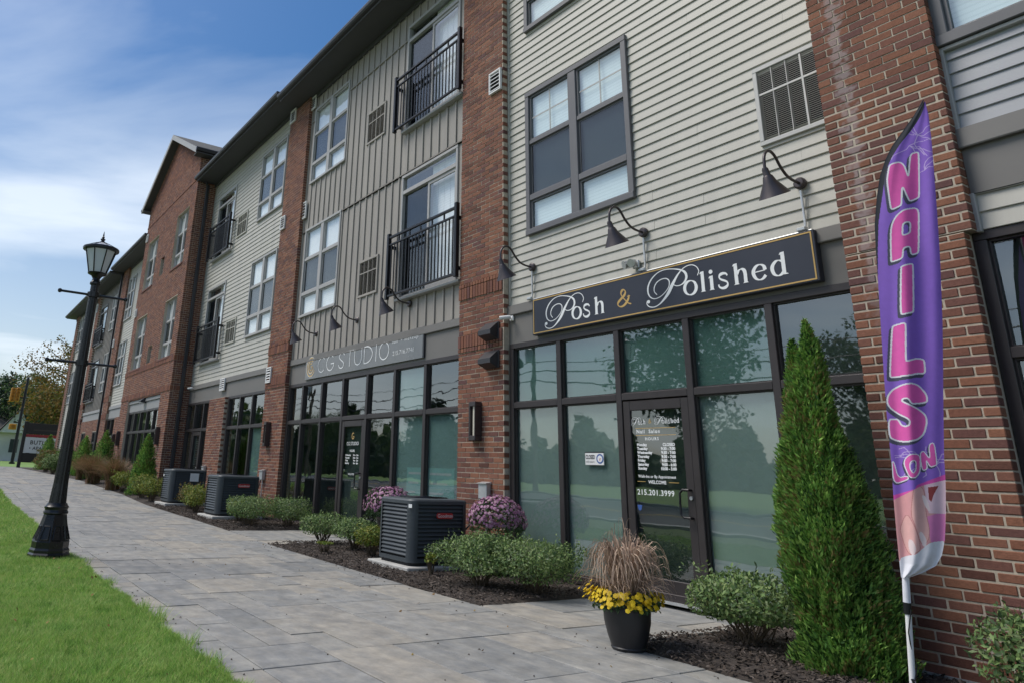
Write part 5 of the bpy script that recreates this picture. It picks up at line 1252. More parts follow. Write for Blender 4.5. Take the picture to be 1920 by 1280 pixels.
# black pot: dry grass above, yellow mums round the rim
t = thing('flower_pot', 'black pot with dry straw grass and yellow flowers on the corner of the salon path', 'flower pot', (-4.42, 4.93, gz(-4)))
MB().lathe([(.115,0),(.125,.0),(.135,.02),(.13,.028),(.155,.10),(.178,.20),(.182,.27),(.176,.31),(.19,.318),(.193,.335),(.186,.345),(.170,.345),(.166,.31)], n=32).build('pot', M['pot'], t, smooth=True)
MB().lathe([(.001,.315),(.168,.315)], n=20, cap=False).build('soil', M['soil'], t)
r = np.random.default_rng(4)
a = r.uniform(0,6.28,900); rad = .13+.13*r.random(900)**.6; zz = .31+.10*r.random(900)-.30*np.clip(rad-.19,0,1); D = np.stack([np.cos(a)*.8,np.sin(a)*.8,np.full(900,.6)],-1)
P = np.stack([np.cos(a)*rad, np.sin(a)*rad, zz], -1); V, F = leaves(P, D, .04, .5, .5); fast('leaves', V, F, M['mumleaf'], parent=t)
k = r.random(900) < .33; P2 = P[k]+D[k]*.03
ex = np.array([(-.30+r.normal(0,.03), -.06+r.normal(0,.05), .36+r.normal(0,.035)) for _ in range(46)]); P2 = np.concatenate([P2, ex]); D2 = np.concatenate([D[k], np.tile([-.4,-.5,.7],(46,1))])
V, F = blooms(P2, D2/np.linalg.norm(D2,axis=1)[:,None], .034); tag(fast('blooms', V, F, M['petal_y'], parent=t), kind='stuff')
gt = tuft('x', (0,0,0), .31, .70, 430, 9, 1.25, 'straw', .0062, fountain=True); 
for ch in list(gt.children): ch.parent = t; ch.location = (0,0,.31); ch.name = 'dry_grass'
bpy.data.objects.remove(gt)
gt = tuft('x', (0,0,0), .36, .36, 240, 10, 2.0, 'straw', .003, fountain=True)
for ch in list(gt.children): ch.parent = t; ch.location = (0,0,.31); ch.name = 'drooping_grass'
bpy.data.objects.remove(gt)

# ------------------------------------------------------------------ lawn blades
M['grass'] = ramp_mat('grass_blade', [(0.121,0.243,0.043),(0.219,0.418,0.083),(0.362,0.583,0.130),(0.274,0.457,0.106),(0.593,0.602,0.237),(0.165,0.311,0.058)], .6, island=True, trans=.35, pos_noise=.38, pos_scale=5.0)
Vs, Fs, o = [], [], 0
for (x0, x1, y0, y1, dens, h, wd) in ((-8.0,-3.2,.35,1.86,17000,.034,.0022),(-12.5,-8.0,.2,1.86,9000,.038,.003),(-8.0,-2.0,-1.4,.35,4000,.040,.004),(-12.5,-8.0,-1.4,.2,2600,.042,.005),(-20,-12.5,-.6,1.86,2800,.042,.005),(-34,-20,-1.2,1.86,750,.06,.009),(-58,-34,-2,1.86,200,.07,.018)):
    n = int((x1-x0)*(y1-y0)*dens); x = rng.uniform(x0,x1,n); y = y0+(y1-y0)*rng.random(n)
    y = np.where(y > 1.80, 1.80+(y-1.80)*(.4+.6*np.sin(x*7)+.5*np.sin(x*2.3)), y)
    z = np.interp(x,GX,GZ); cl = np.sin(x*9+y*4)*np.sin(y*11-x*5)+.6*np.sin(x*23+y*17); hh = h*rng.uniform(.45,1.5,n)*(1+.22*cl); a = rng.uniform(0,6.28,n); ln = hh*(rng.normal(0,.6,n)+.25*np.sin(x*6)); l2 = hh*(rng.normal(0,.6,n)+.25*np.cos(y*7+x*3))
    px, py = np.cos(a)*wd, np.sin(a)*wd
    V = np.stack([np.stack([x-px,y-py,z],-1), np.stack([x+px,y+py,z],-1), np.stack([x+ln,y+l2,z+hh],-1)], 1).reshape(-1,3)
    Vs.append(V); Fs.append(np.arange(3*n).reshape(n,3)+o); o += 3*n
# a few taller tufts hanging over the paving edge
for (cx, n, h) in ((-7.1,90,.11),(-6.6,120,.14),(-5.7,70,.12),(-8.6,80,.1),(-10.2,80,.1),(-5.2,60,.10)):
    x = rng.normal(cx,.07,n); y = 1.84+rng.normal(0,.03,n); z = np.interp(x,GX,GZ); hh = h*rng.uniform(.4,1.1,n); a = rng.uniform(0,6.28,n); px, py = np.cos(a)*.003, np.sin(a)*.003
    V = np.stack([np.stack([x-px,y-py,z],-1), np.stack([x+px,y+py,z],-1), np.stack([x+hh*rng.normal(0,.4,n),y+hh*rng.normal(.2,.4,n),z+hh],-1)], 1).reshape(-1,3)
    Vs.append(V); Fs.append(np.arange(3*n).reshape(n,3)+o); o += 3*n
tag(fast('grass', np.concatenate(Vs), np.concatenate(Fs), M['grass']), 'short bright green grass of the lawn', 'grass', kind='stuff')

# fallen leaves on the lawn and paving
M['fallen'] = ramp_mat('fallen_leaf', [(0.16,0.09,0.03),(0.24,0.14,0.05),(0.11,0.06,0.025),(0.30,0.22,0.06)], .8, island=True)
n = 70; x = rng.uniform(-13,-3.5,n); y = np.where(rng.random(n) < .6, rng.uniform(.6,1.85,n), 1.85+3.1*rng.random(n)**.5); zl = np.interp(x,GX,GZ)+np.where(y < 1.84,.055,.006)
V, F = leaves(np.stack([x,y,zl],-1), np.tile([0,0,1.],(n,1)), .035, .6, .25); V[:,2] = np.maximum(V[:,2], np.interp(V[:,0],GX,GZ)+.003)
tag(fast('fallen_leaves', V, F, M['fallen']), 'small fallen brown leaves on the lawn and paving', 'leaves', kind='stuff')

# insulated lines from each condenser to the wall
for (x, y, a) in ((-8.90,5.96,acs[0]),(-16.25,5.80,acs[1]),(-19.95,5.78,acs[2])):
    MB().tube([(.25,.45,.30),(.28,.60,.28),(.27,.78,.12),(.27,1.0,.10)], .022, 8).build('insulated_line', M['black'], a, smooth=True)
    MB().tube([(.32,.45,.26),(.35,.58,.24),(.34,.78,.09),(.34,1.0,.08)], .010, 8).build('copper_line', M['gold'], a, smooth=True)
# ------------------------------------------------------------------ lamp post
M['lampblack'] = mat('post_black', (0.010,0.010,0.011), 0.28, metal=0.1, var=0.2, vscale=10, bump=0.05, bscale=60)
M['opal'] = mat('opal_glass', (0.60,0.62,0.66), 0.25)
lp = thing('street_lamp', 'black fluted street lamp with a white lantern and two cross bars on the lawn', 'street lamp', (-10.82, 1.52, gz(-10.82)), R_(12))
mb = MB(); mb.lathe([(.25,-.06),(.25,.05),(.235,.07),(.235,.10),(.222,.125),(.222,.20),(.215,.215),(.165,.40),(.135,.53)], n=8, rot=.5); mb.build('base', M['lampblack'], lp)
mb = MB(); mb.lathe([(.137,.52),(.15,.535),(.15,.555),(.138,.57),(.138,.585),(.147,.60),(.147,.615),(.13,.635),(.118,.66)], n=24); mb.build('collar', M['lampblack'], lp, smooth=True)
for k in range(8):
    a = R_(45*k); r0, r1 = .219, .158; ca, sa = math.cos(a), math.sin(a); ap = .924
    q = MB(); P = []
    for (r_, z_, hw) in ((.222*ap+.006,.225,.055),(.166*ap+.008,.385,.036)):
        for s_2 in (-1,1): P.append((r_*ca-sa*hw*s_2, r_*sa+ca*hw*s_2, z_))
    q.add(P, [(0,1,3,2)]); c = [Vector(v) for v in P]
    fr = MB()
    for a_, b_ in ((0,1),(1,3),(3,2),(2,0)): fr.tube([c[a_], c[b_]], .006, 5)
    fr.build('panel_moulding', M['lampblack'], lp)
sh = MB(); V = []; n_ = 32; zs = [.64,.9,1.4,2.0,2.6,3.2,3.58]; rs = [.108,.090,.078,.072,.066,.060,.056]
for r_, z_ in zip(rs, zs):
    for j in range(n_):
        t_ = 2*math.pi*j/n_; rr_ = r_*(1.0 if j % 2 == 0 else .955); V.append((rr_*math.cos(t_), rr_*math.sin(t_), z_))
sh.add(V, [(i*n_+j, i*n_+(j+1)%n_, (i+1)*n_+(j+1)%n_, (i+1)*n_+j) for i in range(len(zs)-1) for j in range(n_)]); sh.build('shaft', M['lampblack'], lp)
MB().tube([(0,0,1.3),(0,0,1.32)], .02, 8).build('bolt', M['galv'], lp)
for z in (2.47, 3.42):
    b = MB(); b.tube([(0,-.43,z),(0,.43,z)], .017, 10).lathe([(.085,-.035),(.085,.035)], (0,0,z), 20); b = b.build('banner_arm', M['lampblack'], lp, smooth=True)
    b.rotation_euler = (0,0,R_(-12))
    for s_2 in (-1,1): MB().lathe([(.004,-.03),(.022,-.022),(.030,0),(.022,.022),(.004,.03)], (0,s_2*.44,z), 12).build('ball_end', M['lampblack'], b, smooth=True)
mb = MB(); mb.lathe([(.058,3.56),(.075,3.575),(.075,3.60),(.058,3.62),(.05,3.66),(.075,3.70),(.125,3.725),(.130,3.74),(.115,3.745)], n=24); mb.build('capital', M['lampblack'], lp, smooth=True)
for k in range(8):
    a0, a1 = R_(45*k), R_(45*(k+1)); rb, rt, zb, zt = .122, .212, 3.745, 4.075
    MB().add([(rb*math.cos(a0),rb*math.sin(a0),zb),(rb*math.cos(a1),rb*math.sin(a1),zb),(rt*math.cos(a1),rt*math.sin(a1),zt),(rt*math.cos(a0),rt*math.sin(a0),zt)], [(0,1,2,3)]).build('lantern_pane', M['opal'], lp)
    MB().tube([(rb*math.cos(a0)*1.02,rb*math.sin(a0)*1.02,zb),(rt*math.cos(a0)*1.02,rt*math.sin(a0)*1.02,zt)], .009, 6).build('rib', M['lampblack'], lp)
mb = MB(); mb.lathe([(.214,4.065),(.245,4.075),(.25,4.095),(.245,4.11),(.228,4.118),(.20,4.125)], n=24); mb.build('brim', M['lampblack'], lp, smooth=True)
mb = MB(); mb.lathe([(.225,4.116),(.17,4.14),(.11,4.165),(.055,4.19),(.03,4.20)], n=24); mb.build('cap_dome', M['opal'], lp, smooth=True)
mb = MB()
for k in range(8): a = R_(45*k); mb.tube([(.24*math.cos(a),.24*math.sin(a),4.11),(.12*math.cos(a),.12*math.sin(a),4.168),(.03*math.cos(a),.03*math.sin(a),4.206)], .005, 5)
mb.build('cap_ribs', M['lampblack'], lp)
mb = MB(); mb.lathe([(.03,4.195),(.042,4.205),(.02,4.225),(.03,4.24),(.036,4.25),(.014,4.265),(.022,4.28),(.01,4.295),(.012,4.305),(.002,4.37)], n=14); mb.build('finial', M['lampblack'], lp, smooth=True)

# ------------------------------------------------------------------ feather flag
F_LEFT = [(0.575,3.850),(0.487,3.737),(0.410,3.638),(0.341,3.549),(0.290,3.456),(0.242,3.341),(0.202,3.186),(0.163,2.992),(0.144,2.798),(0.130,2.608),(0.105,2.311),(0.075,1.953),(0.054,1.676),(0.040,1.408),(0.018,1.147),(0.006,0.957),(-0.002,0.802),(-0.006,0.695) ]
F_RIGHT = [(0.579,3.840),(0.583,3.743),(0.571,3.559),(0.554,3.361),(0.522,3.014),(0.484,2.643),(0.441,2.286),(0.392,1.942),(0.354,1.675),(0.317,1.415),(0.305,1.288),(0.279,1.100),(0.250,0.945),(0.221,0.852),(0.182,0.789) ]
F_BOT = [(0.182,0.789),(0.109,0.743),(0.037,0.709) ]
F_N = [(0.307,3.405),(0.332,3.412),(0.369,3.417),(0.391,3.389),(0.402,3.282),(0.434,3.447),(0.449,3.468),(0.482,3.473),(0.483,3.446),(0.443,3.153),(0.434,3.141),(0.388,3.119),(0.380,3.129),(0.358,3.248),(0.335,3.107),(0.327,3.090),(0.277,3.072),(0.270,3.085),(0.277,3.287),(0.287,3.332) ]
F_A = [(0.220,2.705),(0.246,2.909),(0.263,2.971),(0.295,3.021),(0.340,3.055),(0.406,3.069),(0.421,3.056),(0.421,3.019),(0.382,2.760),(0.373,2.748),(0.344,2.738),(0.338,2.748),(0.340,2.797),(0.298,2.784),(0.287,2.723),(0.273,2.709),(0.225,2.700) ]
F_AH = [(0.319,2.949),(0.334,2.965),(0.359,2.970),(0.365,2.960),(0.357,2.902),(0.347,2.886),(0.314,2.872),(0.308,2.882) ]
F_I = [(0.268,2.650),(0.278,2.658),(0.331,2.674),(0.337,2.665),(0.295,2.353),(0.287,2.341),(0.233,2.329),(0.222,2.338) ]
F_L = [(0.163,2.253),(0.175,2.263),(0.232,2.271),(0.238,2.260),(0.205,2.029),(0.213,2.022),(0.242,2.032),(0.270,2.043),(0.300,2.037),(0.305,2.025),(0.300,1.960),(0.293,1.948),(0.250,1.946),(0.221,1.934),(0.114,1.927),(0.107,1.938) ]
F_S = [(0.285,1.776),(0.284,1.818),(0.253,1.869),(0.219,1.881),(0.160,1.872),(0.109,1.847),(0.076,1.805),(0.068,1.762),(0.082,1.727),(0.124,1.688),(0.166,1.659),(0.174,1.642),(0.166,1.617),(0.144,1.609),(0.124,1.619),(0.112,1.655),(0.094,1.659),(0.061,1.656),(0.051,1.545),(0.083,1.525),(0.138,1.515),(0.197,1.530),(0.237,1.568),(0.263,1.642),(0.261,1.684),(0.231,1.717),(0.172,1.752),(0.149,1.769),(0.151,1.784),(0.177,1.790),(0.190,1.777),(0.197,1.753),(0.229,1.755),(0.273,1.763) ]
F_L2 = [(0.042,1.391),(0.053,1.392),(0.061,1.294),(0.112,1.308),(0.116,1.288),(0.034,1.254) ]
F_O2 = [(0.104,1.377),(0.113,1.410),(0.141,1.436),(0.177,1.442),(0.196,1.428),(0.184,1.347),(0.173,1.322),(0.152,1.298),(0.131,1.297),(0.119,1.308) ]
F_O2H = [(0.133,1.378),(0.146,1.398),(0.164,1.403),(0.169,1.391),(0.162,1.346),(0.149,1.326),(0.140,1.329),(0.132,1.349) ]
F_N2 = [(0.197,1.444),(0.218,1.465),(0.245,1.409),(0.252,1.502),(0.281,1.515),(0.277,1.398),(0.272,1.378),(0.238,1.365),(0.224,1.413),(0.222,1.352),(0.194,1.343) ]
F_BAND = [(0.021,1.187),(0.139,1.229),(0.153,1.254),(0.317,1.328),(0.312,1.294),(0.177,1.251),(0.017,1.157) ]
F_WHITE = [(0.000,0.814),(0.048,0.837),(0.091,0.848),(0.130,0.886),(0.176,0.924),(0.257,0.937),(0.221,0.704),(-0.022,0.678) ]
F_F1 = [(0.077,1.087),(0.029,0.990),(0.035,0.936),(0.042,0.890),(0.056,0.845),(0.085,0.856),(0.114,0.873),(0.117,0.935),(0.106,1.003) ]
F_F2 = [(0.097,1.081),(0.113,1.004),(0.126,0.905),(0.163,0.931),(0.179,0.993),(0.174,1.093),(0.187,1.227),(0.145,1.273) ]
F_NAIL1 = [(0.065,0.931),(0.057,0.899),(0.061,0.853),(0.073,0.841),(0.088,0.856),(0.096,0.883),(0.088,0.921),(0.076,0.933) ]
F_NAIL2 = [(0.122,0.974),(0.124,0.935),(0.134,0.894),(0.149,0.899),(0.157,0.934),(0.143,0.975),(0.134,0.982) ]
F_NAIL3 = [(0.168,1.195),(0.176,1.132),(0.192,1.102),(0.202,1.107),(0.197,1.157),(0.186,1.196) ]
F_DARK = [(0.210,1.244),(0.265,1.255),(0.230,1.198),(0.214,1.158),(0.203,1.173) ]
F_PETAL = [(0.177,1.070),(0.276,1.107),(0.253,0.934),(0.176,0.924),(0.176,0.993) ]
FQ = np.array([-2.5, 5.25, 0.0]); FN = np.array([-.43,.903,0]); FN /= np.linalg.norm(FN); FE = np.array([FN[1], -FN[0], 0])
def interp_edge(E, z): E = sorted(E, key=lambda p: p[1]); return np.interp(z, [p[1] for p in E], [p[0] for p in E])
def inside(P, poly):
    x, y = P[:,0], P[:,1]; r = np.zeros(len(P), bool); n = len(poly)
    for i in range(n):
        (x0, y0), (x1, y1) = poly[i], poly[(i+1) % n]
        c = ((y0 > y) != (y1 > y)); r ^= c & (x < (x1-x0)*(y-y0)/((y1-y0) if abs(y1-y0) > 1e-9 else 1e-9)+x0)
    return r
def dist(P, poly, closed=True):
    d = np.full(len(P), 9.0); n = len(poly)
    for i in range(n if closed else n-1):
        a, b = np.array(poly[i]), np.array(poly[(i+1) % n]); ab = b-a; t = np.clip(((P-a)@ab)/(ab@ab+1e-12), 0, 1); d = np.minimum(d, np.linalg.norm(P-(a+t[:,None]*ab), axis=1))
    return d
def smooth_poly(poly, k=2):
    P = np.array(poly)
    for _ in range(k):
        Q = np.roll(P, -1, 0); P = np.stack([.8*P+.2*Q, .2*P+.8*Q], 1).reshape(-1,2)
    return P
NZ, NS = 1000, 150
z0f, z1f = .705, 3.845
zz = np.linspace(z0f, z1f, NZ+1); lft = interp_edge(F_LEFT, zz); rgt = interp_edge(F_RIGHT+F_BOT, zz); rgt = np.maximum(rgt, lft+.002)
ss = np.linspace(0, 1, NS+1)
Uu = lft[:,None]+(rgt-lft)[:,None]*ss[None,:]; Zz = np.repeat(zz[:,None], NS+1, 1)
def ripple(u, z, s): return (.016*np.sin(s*9.0+z*.7)+.010*np.sin(s*15-z*1.3+1))*np.clip((3.9-z)*1.2,0,1)*np.clip(s*4,0,1) - .05*np.sin(s*math.pi)*np.clip((3.8-z),0,1)*.6 + .006*np.sin(z*9+s*5)*s
dep = ripple(Uu, Zz, ss[None,:])
V = FQ[None,None]+Uu[...,None]*FE+np.stack([0*Zz,0*Zz,Zz],-1)+dep[...,None]*FN
V = V.reshape(-1,3); idx = np.arange((NZ+1)*(NS+1)).reshape(NZ+1, NS+1)
F = np.stack([idx[:-1,:-1], idx[:-1,1:], idx[1:,1:], idx[1:,:-1]], -1).reshape(-1,4)
cu = (Uu[:-1,:-1]+Uu[1:,1:])/2; cz = (Zz[:-1,:-1]+Zz[1:,1:])/2; cs = np.repeat(((ss[:-1]+ss[1:])/2)[None,:], NZ, 0); CP = np.stack([cu.ravel(), cz.ravel()], -1)
mi = np.zeros(len(CP), int)      # 0 purple 1 pink 2 white 3 grey 4 skin 5 petal 6 dark red 7 nail 8 hot pink
bandm = inside(CP, F_BAND); below = CP[:,1] < np.interp(CP[:,0], [.017,.177,.312], [1.157,1.251,1.294]); mi[below] = 4
mi[below & inside(CP, F_PETAL)] = 5
hi = below & (CP[:,0] > .19) & (CP[:,1] > 1.09); mi[hi] = 10
mi[inside(CP, F_DARK)] = 6
for f in (F_F1, F_F2): 
    sm = smooth_poly(f); d = dist(CP, sm); i_ = inside(CP, sm); mi[i_ & below] = 9; mi[(d < .004) & below & ~i_] = 11
for nl in (F_NAIL1, F_NAIL2, F_NAIL3): mi[inside(CP, smooth_poly(nl))] = 7
mi[inside(CP, smooth_poly(F_WHITE, 1)) & (CP[:,1] < .95)] = 2; mi[CP[:,1] < .80] = 2
mi[bandm] = 8
r = np.random.default_rng(3)
def sprig(cx, cz, k, L_):
    for i in range(k):
        a = r.uniform(0, 6.28); P = [(cx, cz)]
        for _ in range(5): a += r.normal(0,.5); P.append((P[-1][0]+math.cos(a)*L_, P[-1][1]+math.sin(a)*L_))
        mi[(dist(CP, P, False) < .0024) & (mi == 0)] = 12
sprig(.50, 3.60, 7, .035); sprig(.44, 3.53, 5, .03); sprig(.50, 3.33, 4, .03); sprig(.20, 1.40, 8, .03); sprig(.27, 1.38, 4, .025)
for poly, hole, ow, sh_ in ((F_N,None,.0075,.020),(F_A,F_AH,.0075,.020),(F_I,None,.0075,.020),(F_L,None,.0075,.020),(F_S,None,.0075,.018),(F_L2,None,.0045,.010),(F_O2,F_O2H,.0045,.010),(F_N2,None,.0045,.010)):
    poly = smooth_poly(poly, 2); hole = smooth_poly(hole, 2) if hole is not None else None
    Psh = CP+np.array([sh_*.75, sh_]); i_ = inside(Psh, poly) | (dist(Psh, poly) < ow)
    if hole is not None: i_ &= ~inside(Psh, hole)
    mi[i_ & ((mi == 0) | (mi == 12))] = 3
    i_ = inside(CP, poly); d = dist(CP, poly); 
    if hole is not None: ih = inside(CP, hole); dh = dist(CP, hole); i_ &= ~ih; d = np.minimum(d, dh)
    mi[(d < ow*.75) & ~bandm] = 2; mi[i_ & (d >= ow*.55)] = 1
mi[((cs.ravel() < .10*np.clip((CP[:,1]-2.6)/.6,0,1)) | ((CP[:,1] > 3.35) & (cs.ravel() < .10+.55*np.clip((CP[:,1]-3.35)/.45,0,1)**2))) ] = 13
def cloth(name, col): 
    m = mat(name, col, 0.75, var=0.05, vscale=30, bump=0.05, bscale=500, spec=0.3, coords='World'); nt = m.node_tree; b = nt.nodes['Principled BSDF']
    tr = nt.nodes.new('ShaderNodeBsdfTranslucent'); tr.inputs[0].default_value = tuple(col)+(1,); ms = nt.nodes.new('ShaderNodeMixShader'); ms.inputs[0].default_value = .18
    nt.links.new(b.outputs[0], ms.inputs[1]); nt.links.new(tr.outputs[0], ms.inputs[2]); nt.links.new(ms.outputs[0], nt.nodes['Material Output'].inputs['Surface']); return m
fm = [cloth('flag_purple',(0.255,0.135,0.57)), cloth('flag_pink',(0.80,0.13,0.46)), cloth('flag_white',(0.78,0.79,0.84)), cloth('flag_grey',(0.075,0.08,0.12)), cloth('flag_skin',(0.72,0.36,0.37)), cloth('flag_petal',(0.72,0.24,0.50)),
      cloth('flag_darkred',(0.30,0.06,0.06)), cloth('flag_nail',(0.84,0.70,0.70)), cloth('flag_hotpink',(0.72,0.10,0.42)), cloth('flag_finger',(0.80,0.47,0.44)), cloth('flag_pale',(0.76,0.56,0.64)), cloth('flag_fold',(0.55,0.25,0.24)), cloth('flag_lilac',(0.52,0.40,0.72)), cloth('flag_sleeve',(0.035,0.04,0.05))]
ff = thing('feather_flag', 'purple feather flag with pink letters NAILS on a white pole beside the brick pier', 'flag', (-2.52, 5.24, gz(-2.5)), world=True)
fast('fabric', V, F, fm, mi, parent=ff, smooth=True)
def fp(u, z, d=0.0): return tuple(FQ+FE*u+FN*d+np.array([0,0,z]))
pole = [fp(-.045,-.08,.012), fp(-.030,.13,.012), fp(.003,.52,.012)]
MB().tube(pole, .017, 12).build('pole', M['white'], ff, smooth=True)
MB().tube([fp(-.001,.50,.012), fp(.004,.565,.012)], .0215, 12).build('collar', M['black'], ff, smooth=True)
MB().tube([fp(.004,.56,.012), fp(.018,.71,.012), fp(.030,.76,.012)], [.021,.019,.015], 12).build('sleeve_foot', fm[2], ff, smooth=True)
E_ = sorted(F_LEFT, key=lambda p: p[1]); MB().tube([fp(.020,.72,.012)]+[fp(a+.012, b, .012) for a, b in E_[1:-1]]+[fp(.572,3.865,.012)], [.010]*(len(E_)-1)+[.004], 8).build('upper_pole', fm[13], ff, smooth=True)
MB().tube([fp(.02,.53,-.01), fp(.002,.46,-.012), fp(-.012,.40,-.01), fp(-.010,.30,.0), fp(.004,.22,.03), fp(-.012,.16,.0), fp(-.018,.14,-.01)], .0035, 6).build('bungee_cord', M['black'], ff, smooth=True)
MB().tube([fp(-.030,.15,-.006), fp(-.024,.13,-.01), fp(-.034,.12,-.008)], .008, 6).build('cord_hook', M['black'], ff, smooth=True)
# small white pipe stub by the right shrub
vp_ = thing('pipe_stub', 'short white plastic pipe with an elbow at the foot of the brick pier', 'pipe', (-2.28, 6.18, gz(-2)), world=True)
MB().tube([(-2.28,6.2,-.06),(-2.28,6.2,.10)], .02, 12).build('pipe', M['white'], vp_, smooth=True); MB().tube([(-2.28,6.2,.08),(-2.28,6.2,.13),(-2.27,6.17,.165),(-2.26,6.12,.16)], .027, 12).build('elbow', M['white'], vp_, smooth=True)

# ------------------------------------------------------------------ far end: apartment sign, signal, house
M['signblk'] = mat('sign_black', (0.015,0.014,0.015), 0.5); M['signred'] = mat('sign_red', (0.30,0.02,0.03), 0.5); M['signwht'] = mat('sign_white_panel', (0.62,0.64,0.66), 0.5)
ap = thing('apartment_sign', 'black and white monument sign reading BUTLER SQUARE APARTMENTS beyond the lamp post', 'sign', (-57.0, 7.4, .42), world=True)
for y in (5.05, 9.7): MB().bbox(-57.12, -56.94, y, y+.22, .36, 3.45, b=.02).build('post', M['signblk'], ap)
MB().bbox(-57.1, -56.98, 5.27, 9.7, 2.62, 3.35, b=.01).build('top_panel', M['signblk'], ap)
MB().bbox(-57.1, -56.98, 5.27, 9.7, 2.42, 2.60, b=.01).build('red_band', M['signred'], ap)
MB().bbox(-57.1, -56.98, 5.27, 9.7, 1.38, 2.40, b=.01).build('name_panel', M['signwht'], ap)
MB().bbox(-57.1, -56.98, 5.27, 9.7, .75, 1.36, b=.01).build('lower_panel', M['signblk'], ap)
def sx_text(body, y, z, size, m, **k):
    o = put_text(body, 0, 0, size, 0, m, None, **k); o.data.transform(Matrix.Translation((-56.972, y, z)) @ Matrix.Rotation(R_(90), 4, 'Z')); o.parent = ap; o.matrix_parent_inverse = Matrix.Translation(-Vector(ROOTS[ap.name])); return o
sx_text('BUTLER SQUARE', 5.6, 1.95, .37, M['signblk'], spacing=1.1, bold=.006); sx_text('\u2022 APARTMENTS \u2022', 5.6, 1.60, .30, M['signblk'], spacing=1.1, bold=.004)
MB().box(-56.975, -56.97, 5.7, 9.2, 2.86, 2.93).build('worn_line', M['potbr'], ap); MB().add([(-56.97,7.45,2.62),(-56.97,7.65,2.42),(-56.97,7.45,2.22),(-56.97,7.25,2.42)], [(0,1,2,3)]).build('emblem', M['signred'], ap)
M['sigyel'] = mat('signal_yellow', (0.55,0.25,0.02), 0.45)
sp = thing('traffic_signal', 'dark signal pole with yellow traffic light heads left of the apartment sign', 'traffic light', (-79.9, 6.64, .42), world=True)
MB().tube([(-79.9,6.64,.4),(-79.9,6.64,8.5)], [.16,.12], 12).build('pole', M['black'], sp, smooth=True); MB().tube([(-79.9,6.64,.36),(-79.9,6.64,.55)], .26, 12).build('foot', M['black'], sp)
def heads(y, z, n, s=1.0):
    h = MB().bbox(-80.0, -79.62, y-.26*s, y+.26*s, z, z+.42*n*s, b=.04).build('signal_head', M['sigyel'], sp)
    for k in range(n): MB().tube([(-79.62,y,z+.22*s+.42*k*s),(-79.40,y,z+.22*s+.42*k*s)], .15*s, 12, cap=False).build('visor', M['sigyel'], h)
    MB().box(-79.9, -79.8, min(y, 6.64), max(y, 6.64), z+.5*s, z+.58*s).build('bracket', M['black'], h)
heads(6.0, 6.1, 4, .78); heads(5.56, 6.05, 4, .78); heads(6.1, 3.5, 1, 1.25)
M['house'] = mat('house_white', (0.60,0.60,0.58), 0.7, var=.05, vscale=2, coords='World')
hs = thing('house', 'pale house with grey gabled roofs among the trees behind the traffic light', 'house', (-118, 12, .42), world=True)
MB().box(-122, -112, 3.5, 17, .3, 4.3).build('wall', M['house'], hs)
MB().add([(-111.6,3,4.2),(-111.6,17.5,4.2),(-117,17.5,8.2),(-117,3,8.2),(-122.4,3,4.2),(-122.4,17.5,4.2)], [(0,1,2,3),(3,2,5,4),(0,3,4),(1,5,2)]).build('roof', M['roof'], hs)
MB().prism_x([(7,4.0),(11.2,4.0),(9.1,7.0)], -112, -110.8).build('gable', M['house'], hs); MB().add([(-110.5,6.7,3.9),(-110.5,9.1,7.2),(-110.5,11.5,3.9),(-117,9.1,7.2),(-114,6.7,3.9),(-114,11.5,3.9)], [(0,1,3,4),(1,2,5,3)]).build('gable_roof', M['roof'], hs)
for y in (4.6, 8.5, 13, 15): MB().box(-111.99 if y != 8.5 else -110.79, -111.9 if y != 8.5 else -110.7, y, y+1.0, 1.5, 3.2).build('window', M['shop'], hs)

